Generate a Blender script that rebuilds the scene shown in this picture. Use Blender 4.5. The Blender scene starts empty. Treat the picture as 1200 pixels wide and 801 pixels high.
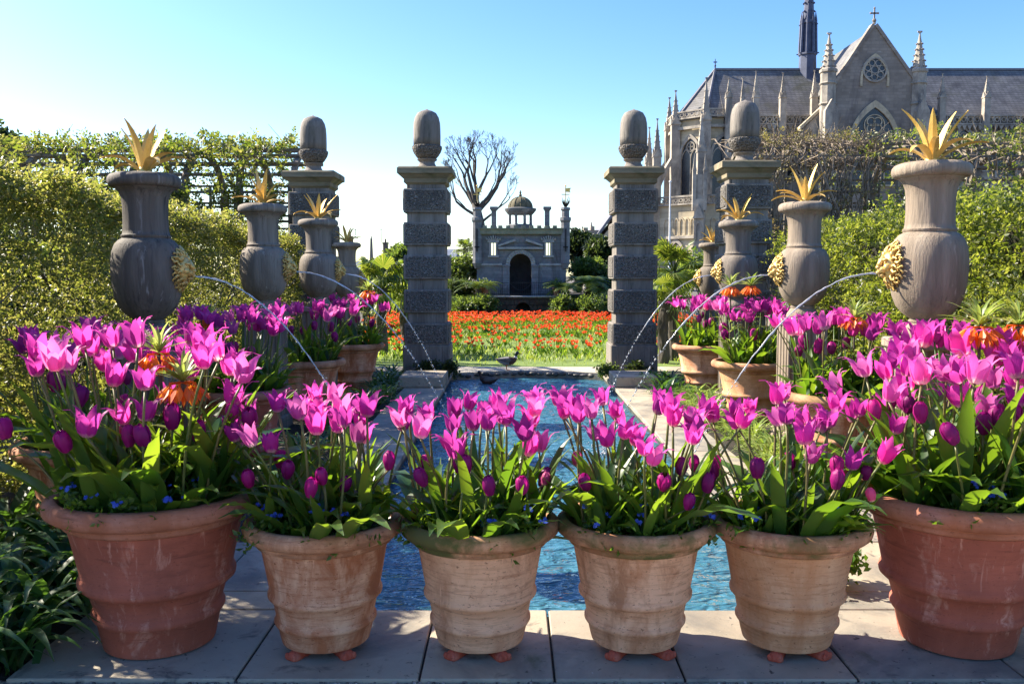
import bpy, math, random
import numpy as np
from mathutils import Vector, Matrix

# ------------------------------------------------------------------ camera, sky, sun, exposure
SC = bpy.context.scene
COL = SC.collection
F, H, PITCH = 1050.0, 1.6, math.radians(4.25)
CP, SP = math.cos(PITCH), math.sin(PITCH)

cam = bpy.data.cameras.new("camera")
cam.sensor_width = 36.0
cam.lens = F / 1200 * 36
cam.clip_end = 3000
cam_o = bpy.data.objects.new("camera", cam)
cam_o.location = (0, 0, H)
cam_o.rotation_euler = (math.pi / 2 - PITCH, 0, 0)
COL.objects.link(cam_o)
SC.camera = cam_o

SUN_AZ, SUN_EL = math.radians(66), math.radians(37)      # azimuth counted to the left of the view
sun_dir = Vector((-math.sin(SUN_AZ) * math.cos(SUN_EL), math.cos(SUN_AZ) * math.cos(SUN_EL), math.sin(SUN_EL)))
w = bpy.data.worlds.new("World")
SC.world = w
w.use_nodes = True
wn, wl = w.node_tree.nodes, w.node_tree.links
sky = wn.new("ShaderNodeTexSky")
sky.sky_type = 'NISHITA'
sky.sun_disc = False
sky.sun_elevation = SUN_EL
sky.sun_rotation = -SUN_AZ
sky.air_density = 1.0
sky.dust_density = 0.7
sky.ozone_density = 2.5
hs = wn.new("ShaderNodeHueSaturation")
hs.inputs['Saturation'].default_value = 1.32
hs.inputs['Value'].default_value = 1.0
hs.inputs['Hue'].default_value = .512
bg = wn['Background']
wl.new(sky.outputs[0], hs.inputs['Color'])
wl.new(hs.outputs[0], bg.inputs[0])
bg.inputs[1].default_value = 0.10
sun = bpy.data.lights.new("sun", 'SUN')
sun.energy = 5.0
sun.angle = math.radians(0.5)
sun.color = (1.0, 0.90, 0.74)
sun_o = bpy.data.objects.new("sun", sun)
sun_o.rotation_euler = (-sun_dir).to_track_quat('-Z', 'Y').to_euler()
sun_o.location = (-20, 12, 30)
COL.objects.link(sun_o)
SC.view_settings.view_transform = 'Standard'
SC.view_settings.look = 'None'
SC.view_settings.gamma = 1
SC.view_settings.use_curve_mapping = False
SC.view_settings.exposure = 1.55
SC.render.engine = 'CYCLES'
SC.cycles.use_denoising = True
SC.cycles.max_bounces = 7
SC.cycles.transparent_max_bounces = 6
SC.cycles.caustics_reflective = False
SC.cycles.caustics_refractive = False

R = random.Random(7)
NR = np.random.default_rng(11)
U = R.uniform
PI = math.pi


def ray(x, y):
    cx, cy = (x - 600) / F, -(y - 400.5) / F
    return Vector((cx, CP + cy * SP, -SP + cy * CP))


def P(x, y, Y):
    d = ray(x, y)
    t = Y / d.y
    return Vector((d.x * t, Y, H + d.z * t))


def G(x, y, z=0.0):
    d = ray(x, y)
    t = (z - H) / d.z
    return Vector((d.x * t, d.y * t, z))


def ZY(y, Y):
    return P(600, y, Y).z


def XX(x, Y):
    return P(x, 400, Y).x


# ------------------------------------------------------------------ mesh builder
class MB:
    def __init__(s):
        s.v, s.f, s.mi, s.M, s.cur = [], [], [], None, 0

    def add(s, vs, fs):
        o = len(s.v)
        if s.M is not None:
            vs = [s.M @ Vector(p) for p in vs]
        s.v.extend([tuple(p) for p in vs])
        s.f.extend([tuple(i + o for i in f) for f in fs])
        s.mi.extend([s.cur] * len(fs))
        return s

    def box(s, x0, x1, y0, y1, z0, z1):
        return s.add([(x0, y0, z0), (x1, y0, z0), (x1, y1, z0), (x0, y1, z0), (x0, y0, z1), (x1, y0, z1), (x1, y1, z1), (x0, y1, z1)],
                     [(0, 3, 2, 1), (4, 5, 6, 7), (0, 1, 5, 4), (1, 2, 6, 5), (2, 3, 7, 6), (3, 0, 4, 7)])

    def cbox(s, x0, x1, y0, y1, z0, z1, b=.01):
        """box with bevelled vertical and top edges"""
        def ring(i, z):
            return [(x0 + i + b, y0 + i, z), (x1 - i - b, y0 + i, z), (x1 - i, y0 + i + b, z), (x1 - i, y1 - i - b, z),
                    (x1 - i - b, y1 - i, z), (x0 + i + b, y1 - i, z), (x0 + i, y1 - i - b, z), (x0 + i, y0 + i + b, z)]
        return s.rings([ring(b, z0), ring(0, z0 + b), ring(0, z1 - b), ring(b, z1)], cap=True)

    def rings(s, rs, cap=True, close=True):
        n = len(rs[0])
        vs = [p for r in rs for p in r]
        fs = []
        for k in range(len(rs) - 1):
            for i in range(n if close else n - 1):
                j = (i + 1) % n
                fs.append((k * n + i, k * n + j, (k + 1) * n + j, (k + 1) * n + i))
        if cap:
            fs.append(tuple(reversed(range(n))))
            fs.append(tuple((len(rs) - 1) * n + i for i in range(n)))
        return s.add(vs, fs)

    def lathe(s, prof, c=(0, 0, 0), seg=32, ph=0.0, cap=True):
        rs = [[(c[0] + r * math.cos(2 * PI * i / seg + ph), c[1] + r * math.sin(2 * PI * i / seg + ph), c[2] + z) for i in range(seg)] for r, z in prof]
        return s.rings(rs, cap)

    def tube(s, pts, rad, seg=6, cap=True):
        pts = [Vector(p) for p in pts]
        if not isinstance(rad, (list, tuple)):
            rad = [rad] * len(pts)
        rs = []
        up = Vector((.13, .21, 1)).normalized()
        for i, p in enumerate(pts):
            t = (pts[min(i + 1, len(pts) - 1)] - pts[max(i - 1, 0)])
            t = t.normalized() if t.length > 1e-9 else Vector((0, 0, 1))
            a = t.cross(up)
            if a.length < .05:
                a = t.cross(Vector((1, 0, 0)))
            a.normalize()
            b = t.cross(a)
            rs.append([p + rad[i] * (math.cos(2 * PI * k / seg) * a + math.sin(2 * PI * k / seg) * b) for k in range(seg)])
        return s.rings(rs, cap)

    def prism(s, poly, y0, y1):
        """polygon in XZ, extruded from y0 to y1"""
        n = len(poly)
        vs = [(x, y0, z) for x, z in poly] + [(x, y1, z) for x, z in poly]
        fs = [tuple(range(n)), tuple(reversed(range(n, 2 * n)))]
        fs += [(i, i + n, (i + 1) % n + n, (i + 1) % n) for i in range(n)]
        return s.add(vs, fs)

    def strip(s, outer, inner, y0, y1):
        """open ring between two polylines in XZ with the same count, extruded"""
        n = len(outer)
        vs = [(x, y0, z) for x, z in outer] + [(x, y0, z) for x, z in inner] + [(x, y1, z) for x, z in outer] + [(x, y1, z) for x, z in inner]
        fs = []
        for i in range(n - 1):
            a, b, c, d = i, i + 1, n + i + 1, n + i
            fs += [(a, b, c, d), (a + 2 * n, d + 2 * n, c + 2 * n, b + 2 * n), (a, a + 2 * n, b + 2 * n, b), (d, c, c + 2 * n, d + 2 * n)]
        fs += [(0, n, 3 * n, 2 * n), (n - 1, 3 * n - 1, 4 * n - 1, 2 * n - 1)]
        return s.add(vs, fs)

    def ball(s, c, r, seg=10, rows=7):
        rx, ry, rz = r if isinstance(r, (tuple, list)) else (r, r, r)
        rs = []
        for k in range(rows):
            a = -PI / 2 + .12 + (PI - .24) * k / (rows - 1)
            rs.append([(c[0] + rx * math.cos(a) * math.cos(2 * PI * i / seg), c[1] + ry * math.cos(a) * math.sin(2 * PI * i / seg), c[2] + rz * math.sin(a)) for i in range(seg)])
        return s.rings(rs, True)

    def build(s, name, mats, parent=None, smooth=False, origin=None, auto=None):
        """world coordinates are moved into the parent's (or the origin's) own space"""
        me = bpy.data.meshes.new(name)
        o = Vector(origin) if origin is not None else (parent.get('_w', None) if parent is not None else None)
        vs = s.v
        if o is not None:
            o = Vector(o)
            vs = [(p[0] - o[0], p[1] - o[1], p[2] - o[2]) for p in vs]
        me.from_pydata(vs, [], s.f)
        mats = mats if isinstance(mats, (list, tuple)) else [mats]
        for m in mats:
            me.materials.append(m)
        if len(mats) > 1:
            me.polygons.foreach_set('material_index', s.mi)
        if smooth:
            me.polygons.foreach_set('use_smooth', [True] * len(me.polygons))
            if auto:
                me.set_sharp_from_angle(angle=math.radians(auto))
        ob = bpy.data.objects.new(name, me)
        COL.objects.link(ob)
        if parent is not None:
            ob.parent = parent
        elif origin is not None:
            ob.location = origin
        return ob


def npmesh(name, V, faces, mat, parent=None, origin=None, smooth=False):
    """V (n,3) array, faces (m,k) array"""
    me = bpy.data.meshes.new(name)
    o = origin if origin is not None else (parent.get('_w', None) if parent is not None else None)
    if o is not None:
        V = V - np.array(tuple(o))
    m, k = faces.shape
    me.vertices.add(len(V))
    me.vertices.foreach_set('co', V.astype(np.float32).ravel())
    me.loops.add(m * k)
    me.loops.foreach_set('vertex_index', faces.astype(np.int32).ravel())
    me.polygons.add(m)
    me.polygons.foreach_set('loop_start', np.arange(0, m * k, k, dtype=np.int32))
    me.update(calc_edges=True)
    if smooth:
        me.polygons.foreach_set('use_smooth', [True] * m)
    me.materials.append(mat)
    ob = bpy.data.objects.new(name, me)
    COL.objects.link(ob)
    if parent is not None:
        ob.parent = parent
    elif origin is not None:
        ob.location = origin
    return ob


def tag(o, label=None, cat=None, group=None, kind=None):
    if label: o['label'] = label
    if cat: o['category'] = cat
    if group: o['group'] = group
    if kind: o['kind'] = kind
    return o


def thing(name, label, cat, loc=(0, 0, 0), rz=0.0, group=None, world=False):
    o = bpy.data.objects.new(name, None)
    o.empty_display_size = .1
    o.location = loc
    o.rotation_euler = (0, 0, rz)
    COL.objects.link(o)
    if world:
        o['_w'] = tuple(loc)
    return tag(o, label, cat, group)


def inst(src, parent=None, loc=(0, 0, 0), rot=(0, 0, 0), sc=(1, 1, 1), name=None):
    c = src.copy()
    if name: c.name = name
    COL.objects.link(c)
    c.parent = parent
    c.location, c.rotation_euler, c.scale = loc, rot, sc
    return c


def copy_tree(o, parent=None):
    c = o.copy()
    COL.objects.link(c)
    c.parent = parent
    for ch in list(o.children):
        copy_tree(ch, c)
    return c


# ------------------------------------------------------------------ materials
def nodes(name):
    m = bpy.data.materials.new(name)
    m.use_nodes = True
    t = m.node_tree
    return m, t.nodes, t.links, t.nodes['Principled BSDF']


def ramp(n, stops):
    r = n.new('ShaderNodeValToRGB')
    e = r.color_ramp.elements
    while len(e) < len(stops):
        e.new(.5)
    for i, (p, c) in enumerate(stops):
        e[i].position = p
        e[i].color = (*c, 1)
    return r


def noise_node(n, l, scale, detail=5, rough=.6, stretch=(1, 1, 1), dist=0.0, world=False):
    if world:
        g = n.new('ShaderNodeNewGeometry'); src = g.outputs['Position']
    else:
        tc = n.new('ShaderNodeTexCoord'); src = tc.outputs['Object']
    mp = n.new('ShaderNodeMapping')
    mp.inputs['Scale'].default_value = stretch
    l.new(src, mp.inputs[0])
    t = n.new('ShaderNodeTexNoise')
    t.inputs['Scale'].default_value = scale
    t.inputs['Detail'].default_value = detail
    t.inputs['Roughness'].default_value = rough
    t.inputs['Distortion'].default_value = dist
    l.new(mp.outputs[0], t.inputs['Vector'])
    return t


def surf(name, stops, scale=4, stretch=(1, 1, 1), rough=.8, bump=.3, bscale=40, bstretch=None, spots=None, brick=None, metal=0.0, vor=None, patch=None, world=False, bdist=.02):
    """noise coloured rough surface; patch=(scale, lo, hi, colour, stretch) lays stains or painted shading over it"""
    m, n, l, b = nodes(name)
    t = noise_node(n, l, scale, 6, .62, stretch, .3, world)
    r = ramp(n, stops)
    l.new(t.outputs['Fac'], r.inputs[0])
    col = r.outputs[0]
    for pt in (patch or []):
        ps, lo, hi, pc, pst = pt
        t2 = noise_node(n, l, ps, 6, .65, pst, .5, world)
        r2 = ramp(n, [(lo, (0, 0, 0)), (hi, (1, 1, 1))])
        l.new(t2.outputs['Fac'], r2.inputs[0])
        mx = n.new('ShaderNodeMix'); mx.data_type = 'RGBA'
        l.new(r2.outputs[0], mx.inputs[0]); l.new(col, mx.inputs[6])
        mx.inputs[7].default_value = (*pc, 1)
        col = mx.outputs[2]
    hsrc = None
    if brick:
        bw, bh, mort, dark = brick
        tc = n.new('ShaderNodeTexCoord')
        sep = n.new('ShaderNodeSeparateXYZ'); cmb = n.new('ShaderNodeCombineXYZ')
        ad = n.new('ShaderNodeMath'); ad.operation = 'ADD'
        l.new(tc.outputs['Object'], sep.inputs[0])
        l.new(sep.outputs[0], ad.inputs[0]); l.new(sep.outputs[1], ad.inputs[1])
        l.new(ad.outputs[0], cmb.inputs[0]); l.new(sep.outputs[2], cmb.inputs[1])
        bt = n.new('ShaderNodeTexBrick')
        bt.inputs['Scale'].default_value = 1
        bt.inputs['Brick Width'].default_value = bw
        bt.inputs['Row Height'].default_value = bh
        bt.inputs['Mortar Size'].default_value = mort
        bt.inputs['Color1'].default_value = (1, 1, 1, 1)
        bt.inputs['Color2'].default_value = (.72, .72, .72, 1)
        bt.inputs['Mortar'].default_value = (dark, dark, dark, 1)
        l.new(cmb.outputs[0], bt.inputs['Vector'])
        mx = n.new('ShaderNodeMix'); mx.data_type = 'RGBA'; mx.blend_type = 'MULTIPLY'
        mx.inputs[0].default_value = 1
        l.new(col, mx.inputs[6]); l.new(bt.outputs['Color'], mx.inputs[7])
        col = mx.outputs[2]
    l.new(col, b.inputs['Base Color'])
    b.inputs['Roughness'].default_value = rough
    b.inputs['Metallic'].default_value = metal
    if vor:
        tc = n.new('ShaderNodeTexCoord')
        v = n.new('ShaderNodeTexVoronoi'); v.inputs['Scale'].default_value = vor
        v.feature = 'SMOOTH_F1'
        l.new(tc.outputs['Object'], v.inputs['Vector'])
        hsrc = v.outputs['Distance']
    else:
        t3 = noise_node(n, l, bscale, 5, .65, bstretch or stretch, 0, world)
        hsrc = t3.outputs['Fac']
    bp = n.new('ShaderNodeBump')
    bp.inputs['Strength'].default_value = bump
    bp.inputs['Distance'].default_value = bdist
    l.new(hsrc, bp.inputs['Height'])
    l.new(bp.outputs[0], b.inputs['Normal'])
    return m


def leafy(name, stops, tstops, tf=.4, rough=.45, wave=True):
    """leaf or petal skin: some light comes through it, every leaf its own tint"""
    m, n, l, b = nodes(name)
    g = n.new('ShaderNodeNewGeometry')
    oi = n.new('ShaderNodeObjectInfo')
    ad = n.new('ShaderNodeMath'); ad.operation = 'ADD'
    l.new(g.outputs['Random Per Island'], ad.inputs[0]); l.new(oi.outputs['Random'], ad.inputs[1])
    fr = n.new('ShaderNodeMath'); fr.operation = 'FRACT'
    l.new(ad.outputs[0], fr.inputs[0])
    r1 = ramp(n, stops); r2 = ramp(n, tstops)
    l.new(fr.outputs[0], r1.inputs[0]); l.new(fr.outputs[0], r2.inputs[0])
    l.new(r1.outputs[0], b.inputs['Base Color'])
    b.inputs['Roughness'].default_value = rough
    tr = n.new('ShaderNodeBsdfTranslucent')
    l.new(r2.outputs[0], tr.inputs[0])
    mx = n.new('ShaderNodeMixShader')
    mx.inputs[0].default_value = tf
    l.new(b.outputs[0], mx.inputs[1]); l.new(tr.outputs[0], mx.inputs[2])
    l.new(mx.outputs[0], n['Material Output'].inputs[0])
    return m


def petal(name, base, tip, tbase, ttip, z0, z1, tf=.42):
    m, n, l, b = nodes(name)
    tc = n.new('ShaderNodeTexCoord')
    sp = n.new('ShaderNodeSeparateXYZ')
    l.new(tc.outputs['Object'], sp.inputs[0])
    mr = n.new('ShaderNodeMapRange')
    mr.inputs[1].default_value, mr.inputs[2].default_value = z0, z1
    l.new(sp.outputs[2], mr.inputs[0])
    t = noise_node(n, l, 60, 3, .6, (1, 1, .12))
    ad = n.new('ShaderNodeMath'); ad.operation = 'MULTIPLY_ADD'
    ad.inputs[1].default_value = .35
    l.new(t.outputs['Fac'], ad.inputs[0])
    sb = n.new('ShaderNodeMath'); sb.operation = 'SUBTRACT'; sb.inputs[1].default_value = .17
    l.new(mr.outputs[0], sb.inputs[0]); l.new(sb.outputs[0], ad.inputs[2])
    oi = n.new('ShaderNodeObjectInfo')
    r1 = ramp(n, [(0, base), (.2, tip), (1, tip)]); r2 = ramp(n, [(0, tbase), (.2, ttip), (1, ttip)])
    l.new(ad.outputs[0], r1.inputs[0]); l.new(ad.outputs[0], r2.inputs[0])
    hv = n.new('ShaderNodeHueSaturation')
    mh = n.new('ShaderNodeMapRange'); mh.inputs[3].default_value, mh.inputs[4].default_value = .485, .512
    mv = n.new('ShaderNodeMapRange'); mv.inputs[3].default_value, mv.inputs[4].default_value = .55, 1.3
    l.new(oi.outputs['Random'], mh.inputs[0]); l.new(oi.outputs['Random'], mv.inputs[0])
    l.new(mh.outputs[0], hv.inputs['Hue']); l.new(mv.outputs[0], hv.inputs['Value'])
    l.new(r1.outputs[0], hv.inputs['Color'])
    l.new(hv.outputs[0], b.inputs['Base Color'])
    b.inputs['Roughness'].default_value = .5
    b.inputs['Specular IOR Level'].default_value = .3
    tr = n.new('ShaderNodeBsdfTranslucent')
    hv2 = n.new('ShaderNodeHueSaturation')
    l.new(mh.outputs[0], hv2.inputs['Hue']); l.new(mv.outputs[0], hv2.inputs['Value']); l.new(r2.outputs[0], hv2.inputs['Color'])
    l.new(hv2.outputs[0], tr.inputs[0])
    # fine veins running up the petal
    vn = noise_node(n, l, 150, 2, .5, (1, 1, .06))
    bp = n.new('ShaderNodeBump'); bp.inputs['Strength'].default_value = .35; bp.inputs['Distance'].default_value = .003
    l.new(vn.outputs['Fac'], bp.inputs['Height']); l.new(bp.outputs[0], b.inputs['Normal'])
    mx = n.new('ShaderNodeMixShader'); mx.inputs[0].default_value = tf
    l.new(b.outputs[0], mx.inputs[1]); l.new(tr.outputs[0], mx.inputs[2])
    l.new(mx.outputs[0], n['Material Output'].inputs[0])
    return m


def plain(name, c, rough=.5, metal=0.0):
    return surf(name, [(.3, tuple(x * .8 for x in c)), (.7, tuple(min(1, x * 1.15) for x in c))], 20, rough=rough, metal=metal, bump=.1)


GREEN = (.05, .075, .02)
M = {}
M['oak_shaded'] = surf('weathered_oak_shaded', [(.25, (.045, .037, .030)), (.55, (.11, .092, .074)), (.8, (.20, .17, .14))], 7, (1, 1, .10), .78, .35, 60, (1, 1, .08),
                     patch=[(2.5, .56, .72, (.12, .085, .055), (1, 1, .3)), (34, .52, .72, (.035, .031, .028), (1, 1, .05)), (26, .60, .72, (.24, .22, .20), (1, 1, .04)), (9, .66, .70, (.015, .013, .012), (1, 1, .04))])  # darker copy; shade on the nearest left urn put into the colour
M['oak_pale'] = surf('weathered_oak_pale', [(.2, (.11, .083, .057)), (.5, (.27, .21, .15)), (.8, (.41, .335, .25))], 7, (1, 1, .12), .8, .4, 60, (1, 1, .08),
                     patch=[(2.2, .55, .75, (.16, .145, .135), (1, 1, .35)), (34, .54, .74, (.13, .105, .08), (1, 1, .05)), (26, .62, .76, (.46, .385, .30), (1, 1, .04)), (10, .655, .69, (.04, .03, .025), (1, 1, .03))])
M['oak_mid'] = surf('weathered_oak', [(.2, (.085, .068, .05)), (.5, (.19, .155, .12)), (.8, (.30, .255, .205))], 7, (1, 1, .12), .8, .4, 60, (1, 1, .08),
                    patch=[(2.2, .56, .75, (.11, .10, .09), (1, 1, .35)), (34, .54, .74, (.07, .057, .045), (1, 1, .05)), (26, .60, .72, (.38, .33, .28), (1, 1, .04)), (10, .65, .69, (.025, .02, .018), (1, 1, .03))])
M['pillar'] = surf('pillar_oak', [(.2, (.08, .070, .059)), (.5, (.195, .170, .143)), (.8, (.33, .29, .245))], 6, (1, 1, .12), .85, .4, 50, (1, 1, .08),
                   patch=[(2.5, .55, .75, (.085, .08, .055), (1, 1, .5)), (30, .54, .74, (.05, .045, .04), (1, 1, .06)), (24, .60, .74, (.34, .31, .27), (1, 1, .05)), (6, .66, .69, (.02, .018, .016), (1, 1, .04))])
M['pillar_block'] = surf('worm_carved_oak', [(.3, (.075, .066, .056)), (.55, (.175, .154, .13)), (.8, (.28, .25, .215))], 40, (1, 1, 1), .9, 1.0, 40, vor=42, bdist=.03,
                         patch=[(1.7, .5, .7, (.07, .063, .056), (1, 1, 1)), (48, .50, .60, (.035, .032, .028), (1, 1, 1)), (30, .58, .68, (.30, .275, .24), (1, 1, 1))])  # fine dark spots put the shade of the carving into the colour
M['cap'] = surf('pillar_cap_oak', [(.25, (.12, .10, .06)), (.55, (.24, .195, .12)), (.8, (.34, .28, .18))], 5, (.3, 1, 1), .85, .3, 40, patch=[(4, .5, .7, (.10, .10, .045), (1, 1, 1))])
M['gold'] = surf('gold_leaf', [(.3, (.66, .40, .075)), (.7, (.88, .62, .20))], 14, (1, 1, .4), .42, .15, 60, metal=.3, patch=[(9, .6, .75, (.30, .14, .02), (1, 1, 1))])
M['gold_pale'] = surf('pale_gold_leaf', [(.3, (.60, .38, .095)), (.7, (.86, .60, .22))], 20, (1, 1, 1), .4, .2, 60, metal=.35, patch=[(14, .55, .7, (.30, .14, .03), (1, 1, 1))])


def terracotta(name, red, pale, amt, green=0.0, hard=0.0):
    lo = .62 - amt * .3
    pt = [(5 + 3 * hard, lo - .10 + .12 * hard, lo + .24 - .14 * hard, pale, (1, 1, .45)), (16, .60, .72, tuple(c * .55 for c in red), (.25, .25, 1.6)), (38, .58, .85, pale, (.5, .5, .22)), (70, .50, .75, tuple(c * .85 for c in red), (.10, .10, 1.0)), (120, .60, .66, tuple(c * .6 for c in red), (.5, .5, 1))]
    if hard:
        pt.append((22, .60, .70, tuple(min(1, c * 1.05) for c in pale), (1, 1, .12)))
        pt.append((3, .56, .72, tuple(c * .55 for c in red), (.6, .6, 1.6)))
    if green:
        pt.append((4, .62 - green * .2, .78 - green * .2, (.11, .10, .025), (1, 1, 1)))
    return surf(name, [(.25, tuple(c * .7 for c in red)), (.55, red), (.8, tuple(min(1, c * 1.3) for c in red))], 6, (1, 1, .6), .85, .35, 24, (.25, .25, 3),
                patch=pt, bdist=.006)


RED, ORG, PALE, PALE2 = (.37, .098, .056), (.52, .175, .062), (.80, .44, .255), (.52, .23, .16)
M['pot_red'] = terracotta('red_terracotta', RED, PALE2, .20, 0, 1.0)
M['pot_org'] = terracotta('orange_terracotta', (.46, .15, .06), (.72, .40, .24), .46, 0, .55)
M['pot_pale'] = terracotta('pale_terracotta', (.54, .235, .115), PALE, .78, 0, .5)
M['pot_pale2'] = terracotta('pale_brown_terracotta', (.52, .225, .105), PALE, .64, 0, .7)
M['pot_tan'] = terracotta('tan_terracotta', (.54, .23, .095), (.72, .42, .24), .52)
M['rim_green'] = terracotta('mossy_terracotta', (.40, .17, .075), PALE, .3, .9)
M['rim_org'] = terracotta('rim_terracotta', (.38, .15, .07), PALE, .3, .3)
M['rim_red'] = terracotta('red_rim_terracotta', (.38, .13, .065), PALE2, .25)
M['foot'] = terracotta('pot_foot_terracotta', (.42, .07, .035), PALE2, .1)
M['soil'] = surf('potting_soil', [(.3, (.012, .009, .006)), (.7, (.05, .036, .022))], 30, rough=.95, bump=.8, bscale=60)
M['open'] = petal('magenta_petal', (.72, .50, .42), (.46, .018, .28), (.95, .62, .55), (.86, .095, .52), .0, .085, .5)
M['openpink'] = petal('light_magenta_petal', (.80, .62, .55), (.66, .085, .40), (.95, .75, .7), (.92, .22, .58), .0, .085, .45)
M['bud'] = petal('dark_magenta_petal', (.36, .02, .16), (.34, .008, .17), (.62, .03, .30), (.60, .015, .30), .0, .07, .32)
M['pinkbud'] = petal('pink_petal', (.75, .55, .40), (.66, .09, .25), (.9, .7, .5), (.9, .2, .45), .0, .07, .4)
M['redflower'] = leafy('red_petal', [(0, (.60, .018, .008)), (.5, (.72, .04, .01)), (1, (.80, .14, .03))], [(0, (.9, .04, .01)), (.5, (.95, .10, .02)), (1, (.95, .35, .06))], .4)
M['stem'] = leafy('tulip_stem_skin', [(0, (.12, .15, .035)), (1, (.20, .16, .06))], [(0, (.2, .3, .05)), (1, (.3, .25, .08))], .2)
M['tleaf'] = leafy('tulip_leaf_skin', [(0, (.022, .062, .014)), (.5, (.04, .10, .018)), (1, (.075, .145, .025))], [(0, (.16, .32, .015)), (.5, (.26, .45, .02)), (1, (.40, .58, .03))], .42, .36)
M['strap'] = leafy('strap_leaf_skin', [(0, (.014, .05, .018)), (.5, (.03, .085, .03)), (1, (.05, .12, .035))], [(0, (.10, .24, .02)), (1, (.2, .4, .04))], .32, .35)
M['lime'] = leafy('lime_strap_leaf', [(0, (.10, .17, .03)), (.5, (.17, .25, .05)), (1, (.28, .34, .10))], [(0, (.35, .5, .05)), (1, (.55, .65, .15))], .4, .4)
M['hedge'] = leafy('hedge_leaf', [(0, (.035, .05, .014)), (.45, (.07, .088, .022)), (.8, (.12, .125, .035)), (1, (.20, .16, .06))], [(0, (.20, .25, .03)), (.5, (.38, .41, .06)), (1, (.56, .50, .13))], .48, .4)
M['hedge_lime'] = leafy('young_hedge_leaf', [(0, (.035, .055, .012)), (.5, (.075, .10, .020)), (1, (.14, .155, .035))], [(0, (.20, .28, .02)), (.5, (.38, .46, .04)), (1, (.58, .60, .09))], .42, .4)
M['climber'] = leafy('climber_leaf', [(0, (.04, .06, .014)), (.5, (.095, .11, .025)), (1, (.19, .16, .05))], [(0, (.16, .26, .02)), (.5, (.32, .40, .04)), (1, (.48, .45, .10))], .4, .4)
M['climber_dry'] = leafy('budding_climber_leaf', [(0, (.15, .11, .055)), (.5, (.24, .19, .09)), (1, (.22, .21, .06))], [(0, (.25, .18, .06)), (1, (.42, .38, .08))], .35, .5)
M['dark_leaf'] = leafy('evergreen_leaf', [(0, (.012, .024, .010)), (.6, (.03, .05, .015)), (1, (.06, .08, .02))], [(0, (.05, .09, .02)), (1, (.18, .25, .04))], .3, .45)
M['mid_leaf'] = leafy('shrub_leaf', [(0, (.03, .055, .02)), (.6, (.06, .095, .025)), (1, (.10, .13, .03))], [(0, (.15, .25, .03)), (1, (.35, .45, .06))], .38, .45)
M['palm'] = leafy('palm_leaf', [(0, (.04, .075, .015)), (.6, (.07, .115, .02)), (1, (.12, .14, .03))], [(0, (.20, .32, .02)), (1, (.5, .55, .06))], .4, .4)
M['grass'] = leafy('grass_blade', [(0, (.12, .19, .02)), (.5, (.21, .28, .035)), (1, (.33, .35, .06))], [(0, (.30, .45, .03)), (1, (.6, .68, .08))], .42, .5)
M['crown_leaf'] = leafy('crown_imperial_leaf', [(0, (.13, .2, .04)), (1, (.25, .32, .08))], [(0, (.4, .55, .06)), (1, (.65, .7, .2))], .4, .4)
M['orange'] = leafy('orange_petal', [(0, (.62, .10, .012)), (1, (.78, .2, .02))], [(0, (.95, .25, .02)), (1, (1, .4, .04))], .42, .4)
M['blue'] = leafy('blue_petal', [(0, (.03, .06, .50)), (1, (.08, .16, .65))], [(0, (.05, .1, .7)), (1, (.1, .2, .8))], .3, .5)
M['bark'] = surf('bark', [(.3, (.04, .033, .028)), (.7, (.13, .11, .09))], 8, (1, 1, .2), .9, .6, 30)
M['twig'] = surf('twig', [(.3, (.13, .10, .07)), (.7, (.34, .27, .195))], 8, rough=.9)
M['trellis'] = surf('trellis_wood', [(.3, (.09, .076, .06)), (.7, (.26, .22, .175))], 5, (.2, 1, 1), .9, .3, 40)
M['inner'] = surf('hedge_core_dark', [(.3, (.008, .009, .004)), (.7, (.03, .028, .012))], 14, rough=.95, bump=1, bscale=20)  # near-black; the shade inside a hedge put into the core's colour
# ------------------------------------------------------------------ foliage helpers
def nrm(a):
    return a / np.maximum(np.linalg.norm(a, axis=-1, keepdims=True), 1e-9)


def sprays(pts, out, twig=.18, nleaf=9, L=.055, Wd=.028, droop=.25, spread=.6, rng=NR):
    """little leafy twigs: pts (n,3) with outward directions; returns verts and triangles, each leaf a folded pair"""
    n = len(pts)
    d = nrm(out + rng.normal(0, spread, (n, 3)))
    d[:, 2] -= droop * rng.random(n)
    d = nrm(d)
    side = nrm(np.cross(d, rng.normal(0, 1, (n, 3))))
    up = nrm(np.cross(side, d))
    k = nleaf
    t = (np.arange(k) + .5) / k
    ln = twig * rng.uniform(.6, 1.3, (n, 1))
    c = pts[:, None, :] + d[:, None, :] * (t[None, :, None] * ln[:, :, None])
    c[:, :, 2] -= (t[None, :] ** 2) * droop * .35 * ln
    sg = np.where(np.arange(k) % 2, 1., -1.)[None, :, None]
    ax = nrm(side[:, None, :] * sg + .6 * d[:, None, :] + rng.normal(0, .35, (n, k, 3)))
    nn = nrm(up[:, None, :] + rng.normal(0, .45, (n, k, 3)))
    wd = nrm(np.cross(ax, nn))
    nn = nrm(np.cross(wd, ax))
    s = rng.uniform(.6, 1.25, (n, k, 1))
    l_, w_ = L * s, Wd * s
    v0 = c
    v1 = c + ax * l_ * .45 + wd * w_ * .5 + nn * w_ * .22
    v2 = c + ax * l_
    v3 = c + ax * l_ * .45 - wd * w_ * .5 + nn * w_ * .22
    V = np.stack([v0, v1, v2, v3], 2).reshape(-1, 3)
    b = np.arange(n * k) * 4
    T = np.concatenate([np.stack([b, b + 1, b + 2], 1), np.stack([b, b + 2, b + 3], 1)])
    return V, T


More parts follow.
